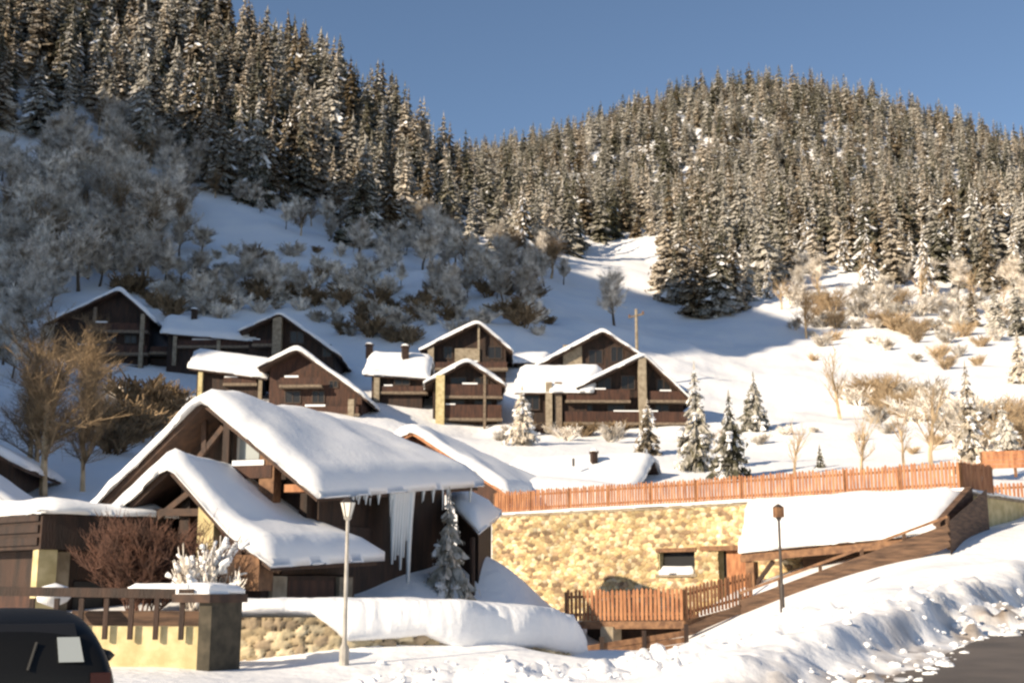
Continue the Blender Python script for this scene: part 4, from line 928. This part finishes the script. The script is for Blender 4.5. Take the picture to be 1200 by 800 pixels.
def bare_mb(hh, seed, spread=.5, levels=4, kids=4, twig=.02, up=.35, trunk_r=None):
    rng = random.Random(seed); T = MB(); C = MB()
    def grow(p, d, ln, r, lv):
        n = 3; q = p
        for i in range(n):
            d2 = (d + V((rng.uniform(-1, 1), rng.uniform(-1, 1), rng.uniform(-.5, 1))) * .16).normalized()
            e = q + d2 * (ln / n); r2 = r * (1 - .22)
            (T if lv == levels else C).tube(q, e, r, r2, 5 if lv >= levels - 1 else 3); q = e; d = d2; r = r2
            if lv > 0 and (lv < levels or i > 0):
                for k in range(kids if lv < levels else kids + 1):
                    a = V((rng.uniform(-1, 1), rng.uniform(-1, 1), rng.uniform(-.3, .9))).normalized()
                    nd = (d * .55 + a * (spread + .35) + V((0, 0, up * .6))).normalized()
                    grow(q - d * rng.uniform(0, ln / n), nd, ln * rng.uniform(.42, .66), max(r * .55, twig), lv - 1)
    grow(V((0, 0, -.3)), V((0, 0, 1)), hh * .48, trunk_r or hh * .022, levels)
    return T, C
def bare_proto(hh, seed, tm, cm, **kw):
    T, C = bare_mb(hh, seed, **kw); a = mesh_of(T, 'trunk', [tm]); b = mesh_of(C, 'branches', [cm])
    co = np.empty(len(b.vertices) * 3); b.vertices.foreach_get('co', co); top = co[2::3].max()
    for me in (a, b):
        c = np.empty(len(me.vertices) * 3); me.vertices.foreach_get('co', c); me.vertices.foreach_set('co', (c / top).astype(np.float32)); me.update()
    return a, b
FR = [bare_proto(10, 300 + i, M['bark'], M['twig'], levels=3, kids=5, twig=.03, spread=.7) for i in range(5)]
GO = [bare_proto(9, 320 + i, M['twigtan'], M['twigbrown'], levels=3, kids=4, twig=.011, spread=.75, up=.25) for i in range(3)]
SA = [bare_proto(8, 340 + i, M['twigtan'], M['twigtan'], levels=2, kids=4, twig=.02, spread=.45, up=.5) for i in range(3)]
def shrub_proto(seed, m, n=9, kids=3, twig=.03, tr=.04, lv=2):
    rng = random.Random(seed); C = MB()
    for k in range(n):
        T, B = bare_mb(2.2, seed * 31 + k, spread=.5, levels=lv, kids=kids, twig=twig, trunk_r=tr)
        a = rng.uniform(0, 6.28); o = rng.uniform(0, .35); lean = rng.uniform(.1, .6)
        for src in (T, B):
            C.add([(x + z * lean * math.cos(a) + o * math.cos(a), y + z * lean * math.sin(a) + o * math.sin(a), z * .9) for x, y, z in src.v], src.f)
    me = mesh_of(C, 'shrub', [m]); c = np.empty(len(me.vertices) * 3); me.vertices.foreach_get('co', c); me.vertices.foreach_set('co', (c / c[2::3].max()).astype(np.float32)); me.update(); return me
SHF = [shrub_proto(3 + i, M['twig']) for i in range(3)]; SHB = [shrub_proto(13 + i, M['twigbrown']) for i in range(2)]; SHT = [shrub_proto(33 + i, M['twigtan'], 10, 4, .012, .03, 2) for i in range(2)]
SHR = shrub_proto(23, M['twigred'], 14, 3, .007, .022, 3)

rng = random.Random(17)
def put(me, name, x, y, z, sx, sz, rz, label=None, cat=None, group=None, parent=None):
    o = bpy.data.objects.new(name, me); link(o, parent)
    if parent is None: o.location = (x, y, z); o.scale = (sx, sx, sz); o.rotation_euler = (rng.uniform(-.04, .04), rng.uniform(-.04, .04), rz); tag(o, label, cat, group)
    return o
def put_bare(pro, x, y, z, sx, sz, rz, label, group, name='bare_tree'):
    root = thing(name, (x, y, z), label, 'tree', group); root.scale = (sx, sx, sz); root.rotation_euler = (0, 0, rz)
    put(pro[0], 'trunk', 0, 0, 0, 1, 1, 0, parent=root); put(pro[1], 'crown', 0, 0, 0, 1, 1, 0, parent=root); return root
rng = random.Random(17)
def tree_at(u, vtop, vbase, Y=None):
    if Y is None: x, y = ground_at(u, vbase, 45)
    else: x, y = P(u, vbase, Y).x, Y
    z = hz(x, y); return x, y, z, max(P(u, vtop, y).z - z, .8)
# specimen conifers with their own trunk and crown
for i, (u, vt, Y, wpx, snw, lab, mm) in enumerate([
    (817, 424, 78, 52, .42, 'tall snowy conifer left of a pair behind the terrace picket fence', NM),
    (857, 458, 73, 50, .42, 'shorter snowy conifer right of a pair behind the terrace picket fence', NM),
    (887, 436, 98, 42, .10, 'small dark conifer standing alone on the sunlit snow slope', NM),
    (760, 466, 88, 36, .30, 'slim sparse conifer in front of the wide chalet', NB),
    (1140, 424, 64, 46, .45, 'brownish snowy conifer at the right end of the picket fence', NB),
    (1181, 468, 74, 40, .2, 'dark bushy conifer above the boarded parapet at the right edge', NM),
    (527, 572, 43.5, 60, .32, 'snow-laden young conifer in the shade beside the icicles', NM),
    (612, 452, 90, 48, .6, 'brown snow-clotted young conifer in front of the small central chalet', NB),
    (962, 520, 76, 14, .2, 'tiny conifer poking above the terrace picket fence', NM)]):
    x = P(u, 560, Y).x; z = hz(x, Y); ht = P(u, vt, Y).z - z
    root = thing('conifer', (x, Y, z), lab, 'tree', 'conifers around the chalets')
    mb = spruce_mb(ht, wpx / 2 * Y / F * 1.1, 19, 10, snw * .8, 400 + i, 2, False, True); mb.v = [(a + x, b + Y, c + z) for a, b, c in mb.v]
    cr = mb.build('crown', mm, root)
    mb = MB(); mb.tube((x, Y, z - .6), (x, Y, z + ht * .9), ht * .018 + .04, .02, 7); mb.build('trunk', M['bark'], root)
# forest
EDGE = [(-200, 150), (0, 165), (60, 172), (120, 150), (160, 190), (215, 205), (270, 238), (320, 244), (390, 252), (418, 296), (480, 285), (530, 272), (560, 296), (620, 306), (655, 302), (700, 288), (778, 274), (782, 370), (868, 374), (885, 360), (935, 325), (980, 315), (1040, 335), (1130, 345), (1260, 368), (1500, 380)]
ex_, ey_ = np.array(EDGE).T
cand = []
gyv = np.arange(150, 520, 4.9)
for yy in gyv:
    for xx in np.arange(-.62 * yy, .62 * yy, 4.5 + .002 * yy): cand.append((xx + rng.uniform(-3, 3), yy + rng.uniform(-3, 3)))
cand = np.array(cand); cz = h(cand[:, 0], cand[:, 1]); cu, cv = proj(cand[:, 0], cand[:, 1], cz)
ok = (cv < np.interp(cu, ex_, ey_)) & (cu > -90) & (cu < 1290) & (cv > -260)
cand, cz, cu, cv = cand[ok], cz[ok], cu[ok], cv[ok]
# drop what the terrain hides completely
hts = np.array([(rng.uniform(.42, .8) if rng.random() < .28 else rng.uniform(.75, 1.2)) for _ in cand]) * np.where(cand[:, 1] < 335, np.interp(cu, [0, 350, 470, 540, 700, 1200], [20, 19, 16, 12.5, 14.5, 14.5]), np.interp(cu, [450, 560, 700, 950, 1200], [9, 9.5, 12, 13, 11.5]))
fr = np.linspace(.25, .97, 22)
hid = np.zeros(len(cand), bool)
for f_ in fr:
    tx, ty, tz = cand[:, 0] * f_, cand[:, 1] * f_, CAMZ + (cz + hts - CAMZ) * f_
    hid |= (base_h(tx, ty) > tz + 1)
keep = ~hid; cand, cz, cu, cv, hts = cand[keep], cz[keep], cu[keep], cv[keep], hts[keep]
size = hts / cand[:, 1]; vis = (cu > -10) & (cu < 1210) & (cv > 0)
order = np.argsort(-(size + vis * 10)); NIND = 285
import sys; sys.stderr.write('forest %d\n' % len(cand))
rest = {}
for n_, k in enumerate(order):
    x, y, z, ht = cand[k, 0], cand[k, 1], cz[k], hts[k]
    pi = rng.choices(range(len(SPR)), [3, 3, 3, 1, 3, 1.5, 3])[0]; w = ht ** .8 * 1.95 * rng.uniform(1.0, 1.75); rzz = rng.uniform(0, 6.28)
    if n_ < NIND:
        if cu[k] < 525: lab, grp = 'snow-dusted spruce in the dense forest on the left ridge', 'spruces on the left ridge'
        elif cu[k] < 690: lab, grp = 'snow-dusted spruce in the dip between the two wooded slopes', 'spruces between the slopes'
        else: lab, grp = 'snow-dusted spruce along the lower forest of the right mountain', 'spruces of the right mountain'
        put(SPR[pi], 'spruce', x, y, z - .4, w, ht, rzz, lab, 'tree', grp)
    else: rest.setdefault(pi, []).append((x, y, z - .4, w, ht, rzz))
allv, allf, allm, off = [], [], [], 0
for pi, lst in rest.items():
    me = SPL[pi]; nv = len(me.vertices); co = np.empty(nv * 3); me.vertices.foreach_get('co', co); co = co.reshape(-1, 3)
    lt = np.empty(len(me.polygons), np.int32); me.polygons.foreach_get('loop_total', lt); mi = np.empty(len(me.polygons), np.int32); me.polygons.foreach_get('material_index', mi)
    tri = np.array([p.vertices[:3] for p in me.polygons if p.loop_total == 3]); tm = mi[lt == 3]
    tm = tm if me.materials[0] == M['needle'] else np.where(tm == 0, 3, tm)
    for x, y, z, w, ht, a in lst:
        c, s = math.cos(a), math.sin(a)
        allv.append(np.stack([(co[:, 0] * c - co[:, 1] * s) * w + x, (co[:, 0] * s + co[:, 1] * c) * w + y, co[:, 2] * ht + z], 1)); allf.append(tri + off); allm.append(tm); off += nv
vv = np.concatenate(allv).astype(np.float32); ff = np.concatenate(allf).astype(np.int32); mm = np.concatenate(allm).astype(np.int32)
me = bpy.data.meshes.new('forest'); me.vertices.add(len(vv)); me.vertices.foreach_set('co', vv.ravel()); me.loops.add(len(ff) * 3); me.loops.foreach_set('vertex_index', ff.ravel())
me.polygons.add(len(ff)); me.polygons.foreach_set('loop_start', np.arange(len(ff), dtype=np.int32) * 3)
for k in NM + [M['needlebrown']]: me.materials.append(k)
me.polygons.foreach_set('material_index', mm); me.update(calc_edges=True); me.validate()
fo = bpy.data.objects.new('forest', me); link(fo); fo['kind'] = 'stuff'; fo['label'] = 'distant snow-dusted spruce forest covering the upper mountainsides'; fo['category'] = 'forest'
# white, heavily snowed trees
for i, (u, vt, vb, lab) in enumerate([(974, 182, 250, 'tall very white snow-plastered spruce high on the right mountain'), (1020, 262, 342, 'white snow-plastered spruce above the right snowfield'),
    (1152, 212, 300, 'broad white snow-plastered spruce near the right edge'), (612, 215, 302, 'half-white spruce at the forest edge between the slopes'), (435, 190, 262, 'white-flecked spruce at the right end of the left ridge'),
    (1085, 205, 280, 'white snow-plastered spruce left of the broad one near the right edge'), (945, 240, 310, 'stout white spruce in the middle of the right mountain'), (1185, 225, 300, 'white spruce at the right picture edge')]):
    x, y = ground_at(u, vb, 120); z = hz(x, y); ht = P(u, vt, y).z - z
    put(WHITE[i % 2], 'snowy_spruce', x, y, z - .3, ht * rng.uniform(.9, 1.3), ht, rng.uniform(0, 6), lab, 'tree', 'snow-plastered spruces')
for u, vb in [(1165,330),(1110,325),(1060,320),(1005,300),(985,320),(960,300),(1130,300),(1190,340),(1040,290),(1095,345),(900,345),(925,300),(1170,280),(1010,250),(890,300),(1120,250),(640,292),(590,285),(455,275),(470,240),(300,170),(330,200),(90,110),(40,130),(130,90),(220,160)]:
    u += rng.uniform(-9, 9); x, y = ground_at(u, vb, 120); z = hz(x, y); ht = rng.uniform(8, 15)
    put(WHITE[rng.randrange(2)], 'snowy_spruce', x, y, z - .3, ht * rng.uniform(.9, 1.4), ht, rng.uniform(0, 6), 'spruce whitened by thick snow among darker trees', 'tree', 'whitened spruces in the forest')
# frosted bare trees on the left hillside and behind the chalets
def scatter(poly, n, hpx, protos, label, group, kind, minpx=14):
    us, vs_ = zip(*poly); got = []; tries = 0
    while len(got) < n and tries < 4000:
        tries += 1; u, v = rng.uniform(min(us), max(us)), rng.uniform(min(vs_), max(vs_))
        ins = False; j = len(poly) - 1
        for i in range(len(poly)):
            if (vs_[i] > v) != (vs_[j] > v) and u < (us[j] - us[i]) * (v - vs_[i]) / (vs_[j] - vs_[i]) + us[i]: ins = not ins
            j = i
        if not ins or any(math.hypot(u - a, (v - b) * 1.5) < minpx for a, b in got): continue
        got.append((u, v)); x, y = ground_at(u, v, 58); z = hz(x, y); ht = rng.uniform(*hpx) * y / F; w = ht * rng.uniform(.8, 1.2)
        pr = rng.choice(protos)
        if kind == 'tree': put_bare(pr, x, y, z, w, ht, rng.uniform(0, 6.28), label, group)
        else: put(pr, 'shrub', x, y, z - .1, w * 1.1, ht, rng.uniform(0, 6.28), label, 'shrub', group)
scatter([(-20, 200), (110, 210), (200, 270), (200, 345), (60, 350), (-20, 360)], 64, (50, 90), FR + FR + GO, 'leafless frosted tree on the shaded left hillside', 'frosted trees on the left hillside', 'tree', 15)
scatter([(205, 335), (330, 320), (350, 360), (290, 372), (185, 368)], 26, (26, 48), FR, 'small frosted bare tree behind the upper left chalets', 'frosted trees behind the upper left chalets', 'tree', 11)
scatter([(385, 300), (520, 285), (640, 310), (650, 385), (560, 375), (440, 345)], 38, (28, 56), FR + FR + FR + GO, 'frosted bare tree on the slope above the central chalets', 'frosted trees above the central chalets', 'tree', 12)
scatter([(380, 330), (520, 330), (650, 350), (650, 395), (500, 395)], 44, (14, 28), SHF + SHB, 'frosty shrub on the slope above the central chalets', 'shrubs above the central chalets', 'shrub', 10)
scatter([(130, 342), (420, 345), (490, 405), (420, 400), (335, 368), (270, 382), (200, 378)], 62, (12, 30), SHF + SHB, 'frosty shrub on the shaded bank behind the left chalets', 'shrubs behind the left chalets', 'shrub', 11)
scatter([(50, 165), (130, 150), (215, 205), (245, 225), (205, 300), (90, 300)], 44, (36, 70), FR + FR + FR + GO, 'frosted tree along the forest edge above the snow patch', 'frosted trees along the left forest edge', 'tree', 13)
scatter([(245, 232), (320, 244), (400, 256), (430, 300), (380, 290), (300, 262)], 14, (20, 44), FR + GO, 'frosted tree at the foot of the left ridge', 'frosted trees at the foot of the left ridge', 'tree', 13)
scatter([(395, 262), (520, 275), (655, 300), (665, 335), (520, 330), (400, 310)], 32, (30, 62), FR + FR + FR + GO, 'frosted bare tree in the belt below the dark spruces', 'frosted trees below the dark spruces', 'tree', 13)
scatter([(230, 300), (400, 300), (400, 335), (230, 335)], 18, (10, 26), SHF + SHB, 'small frosty shrub on the open snow patch', 'shrubs on the snow patch', 'shrub', 15)
scatter([(900, 330), (1000, 320), (1130, 335), (1210, 350), (1210, 372), (1050, 352), (905, 362)], 22, (26, 52), FR + SA, 'frosted bare tree at the lower edge of the right forest', 'frosted trees at the right forest edge', 'tree', 15)
scatter([(900, 385), (1000, 380), (1205, 390), (1205, 440), (1000, 425), (960, 440)], 22, (8, 24), SHT + SHF, 'small bare shrub dotted over the sunlit upper snowfield', 'shrubs dotted over the snowfield', 'shrub', 18)
scatter([(820, 510), (1000, 500), (1200, 470), (1200, 520), (1000, 540), (830, 540)], 14, (8, 20), SHT + SHF, 'small shrub on the sunlit lower snowfield', 'shrubs on the lower snowfield', 'shrub', 22)
for i_, (u, vb, ht) in enumerate([(1194, 392, 9.5), (1168, 386, 7.5), (1140, 380, 6.5), (1196, 452, 5.5)]):
    x, y = ground_at(u, vb, 60); z = hz(x, y); put(SPR[i_ % 4], 'spruce', x, y, z - .2, ht * 1.5, ht, i_ * 1.3, 'small conifer standing free near the right edge of the snowfield', 'tree', 'free-standing conifers at the right edge')
scatter([(-10, 350), (60, 350), (60, 430), (-10, 450)], 14, (45, 80), FR, 'frosted bare tree left of the upper left chalet', 'frosted trees at the left edge', 'tree', 15)
scatter([(150, 230), (220, 235), (240, 320), (150, 330)], 8, (40, 66), FR, 'frosted tree beside the open snow patch on the left', 'frosted trees by the snow patch', 'tree', 18)
scatter([(920, 352), (1060, 350), (1200, 372), (1200, 392), (1060, 385), (960, 388)], 26, (14, 30), SHT + SHF, 'frosty brown shrub at the foot of the right forest', 'shrubs under the right forest', 'shrub', 14)
scatter([(985, 465), (1095, 470), (1095, 492), (985, 492)], 14, (22, 40), SHT + SHF, 'golden brown shrub in the thicket on the sunlit slope', 'thicket shrubs on the sunlit slope', 'shrub', 11)
scatter([(0, 470), (130, 470), (110, 560), (20, 580)], 8, (90, 140), GO, 'golden brown bare tree below the upper left chalet', 'golden bare trees at left', 'tree', 24)
scatter([(130, 470), (240, 480), (200, 510), (130, 540)], 8, (30, 60), SHB + SHF, 'brown shrub on the shaded bank left of the big chalet', 'shrubs left of the big chalet', 'shrub', 18)
scatter([(1120, 500), (1200, 500), (1200, 540), (1130, 540)], 7, (35, 60), SHT + SHF, 'frosty brown shrub around the conifers at the right edge', 'shrubs at the right edge', 'shrub', 14)
scatter([(560, 500), (600, 500), (720, 508), (800, 508), (790, 520), (570, 520)], 9, (14, 26), SHF + SHB, 'snowy shrub at the foot of the central chalets', 'shrubs below the central chalets', 'shrub', 12)
for u, vt, vb, lab, pr, Y in [(720, 308, 388, 'round grey bare tree on the shaded snow behind the utility pole', FR[1], None), (1010, 478, 553, 'slender bare sapling in the middle of the terrace fence line', SA[1], 70),
    (930, 485, 556, 'thin golden bare sapling right of the paired conifers', SA[0], 72), (985, 398, 488, 'tall golden bare tree at the left end of the thicket', SA[2], None), (1092, 440, 552, 'thin leaning bare sapling near the right end of the terrace fence', SA[1], 68), (1060, 470, 552, 'faint bare sapling left of the leaning one', SA[0], 72),
    (945, 330, 392, 'bare brown tree left of the sunny bank under the right forest', GO[0], None), (50, 385, 600, 'large golden bare tree before the far left roofs', GO[2], 60), (95, 430, 600, 'forked golden bare tree right of the large one at left', GO[0], 62)]:
    x, y, z, ht = tree_at(u, vt, vb, Y); put_bare(pr, x, y, z, ht * .95, ht, rng.uniform(0, 6), lab, 'single bare trees')
# shrubs in front of the big chalet
p = P(165, 690, 32.5); z = hz(p.x, 32.5); put(SHR, 'shrub', p.x, 32.5, z, 2.0, P(0, 592, 32.5).z - z, .5, 'dense reddish brown shrub in front of the big chalet', 'shrub', 'shrubs before the big chalet')
p = P(238, 690, 31); z = hz(p.x, 31); ht = P(0, 628, 31).z - z
root = thing('shrub', (p.x, 31, z), 'shrub buried in lumps of snow beside the square pier', 'shrub', 'shrubs before the big chalet')
mb = MB(); r2 = random.Random(9)
arms = []
for k in range(46):
    a = r2.uniform(0, 6.28); L_ = r2.uniform(.5, 1.15); hh_ = ht * r2.uniform(.55, 1.1); pts_ = []
    for q in range(7):
        w_ = q / 6; pts_.append(V((p.x + L_ * w_ ** 1.3 * math.cos(a) + r2.uniform(-.04, .04), 31 + .7 * L_ * w_ ** 1.3 * math.sin(a), z - .1 + hh_ * (1.5 * w_ - .55 * w_ ** 2.4) + r2.uniform(-.03, .03))))
    arms.append(pts_)
    for q in range(2, 6):
        if r2.random() < .4: continue
        r0 = r2.uniform(.03, .085); mb.tube(pts_[q] + V((0, 0, .05)), pts_[q + 1] + V((0, 0, .05)), r0, r2.uniform(.03, .08), 6)
        if r2.random() < .45: mb.blob(pts_[q] + V((r2.uniform(-.06, .06), 0, .03)), r2.uniform(.06, .15), r2, r2.uniform(.5, 1.1))
mb.build('snow_crust', M['snow'], root, smooth=True)
mb = MB()
for pts_ in arms:
    for q in range(6): mb.tube(pts_[q], pts_[q + 1], .022 - .002 * q, .02 - .002 * q, 4)
    for q in range(12):
        b_ = pts_[r2.randrange(2, 7)]; mb.tube(b_, b_ + V((r2.uniform(-.3, .3), r2.uniform(-.3, .3), r2.uniform(-.1, .35))), .01, .005, 3)
mb.build('branches', M['twigred'], root)
for dx, sc in ((-.25, 1.0), (.35, .85)):
    o = put(SHF[0], 'twigs', 0, 0, 0, 1, 1, 0, parent=root); o.location = (dx, .1, -.1); o.scale = (1.1 * sc, .9 * sc, ht * 1.05 * sc); o.rotation_euler = (0, 0, dx * 7)

mb = MB(); r3 = random.Random(77); cl = []
for k in range(1000):
    if k < 500: t_, d_ = r3.uniform(1, 34), -.55 - abs(r3.gauss(0, .55)); x, y = 4.2 + RD.x * t_ + RN.x * d_, 13.5 + RD.y * t_ + RN.y * d_
    else: x, y = r3.uniform(-3, 9), r3.uniform(20.5, 29)
    cl.append((x, y))
ca = np.array(cl); cz_ = h(ca[:, 0], ca[:, 1])
for (x, y), z in zip(cl, cz_):
    r0 = min(.03 * math.exp(r3.gauss(.25, .55)), .18); mb.blob((x, y, z + r0 * .2), r0, r3, r3.uniform(.5, .9))
o = mb.build('snow_clods', M['snow'], None, (3, 20, 0)); o['kind'] = 'stuff'; o['label'] = 'broken clods of ploughed snow along the road bank'; o['category'] = 'snow'
# ------------------------------------------------------------------ light
EL = 23.5
az = math.atan2(-SX, -SY)
w = bpy.data.worlds.new('World'); scene.world = w; w.use_nodes = True
sky = w.node_tree.nodes.new('ShaderNodeTexSky'); sky.sky_type = 'NISHITA'; sky.sun_disc = False
sky.sun_elevation = math.radians(EL); sky.sun_rotation = az; sky.altitude = 1500; sky.air_density = 1.0; sky.dust_density = .6; sky.ozone_density = 1.5
bg = w.node_tree.nodes['Background']; w.node_tree.links.new(sky.outputs[0], bg.inputs[0]); bg.inputs[1].default_value = .082
sd_ = bpy.data.lights.new('sun', 'SUN'); sd_.energy = 5.0; sd_.angle = math.radians(.5); sd_.color = (1.0, .84, .63)
so = bpy.data.objects.new('sun', sd_); link(so)
dirv = V((-SX * math.cos(math.radians(EL)), -SY * math.cos(math.radians(EL)), math.sin(math.radians(EL))))
so.rotation_euler = dirv.to_track_quat('Z', 'Y').to_euler(); so.location = (-30, -30, 60)
scene.view_settings.view_transform = 'Standard'; scene.view_settings.look = 'None'; scene.view_settings.gamma = 1; scene.view_settings.exposure = .66
scene.cycles.max_bounces = 5; scene.cycles.filter_width = 2.5
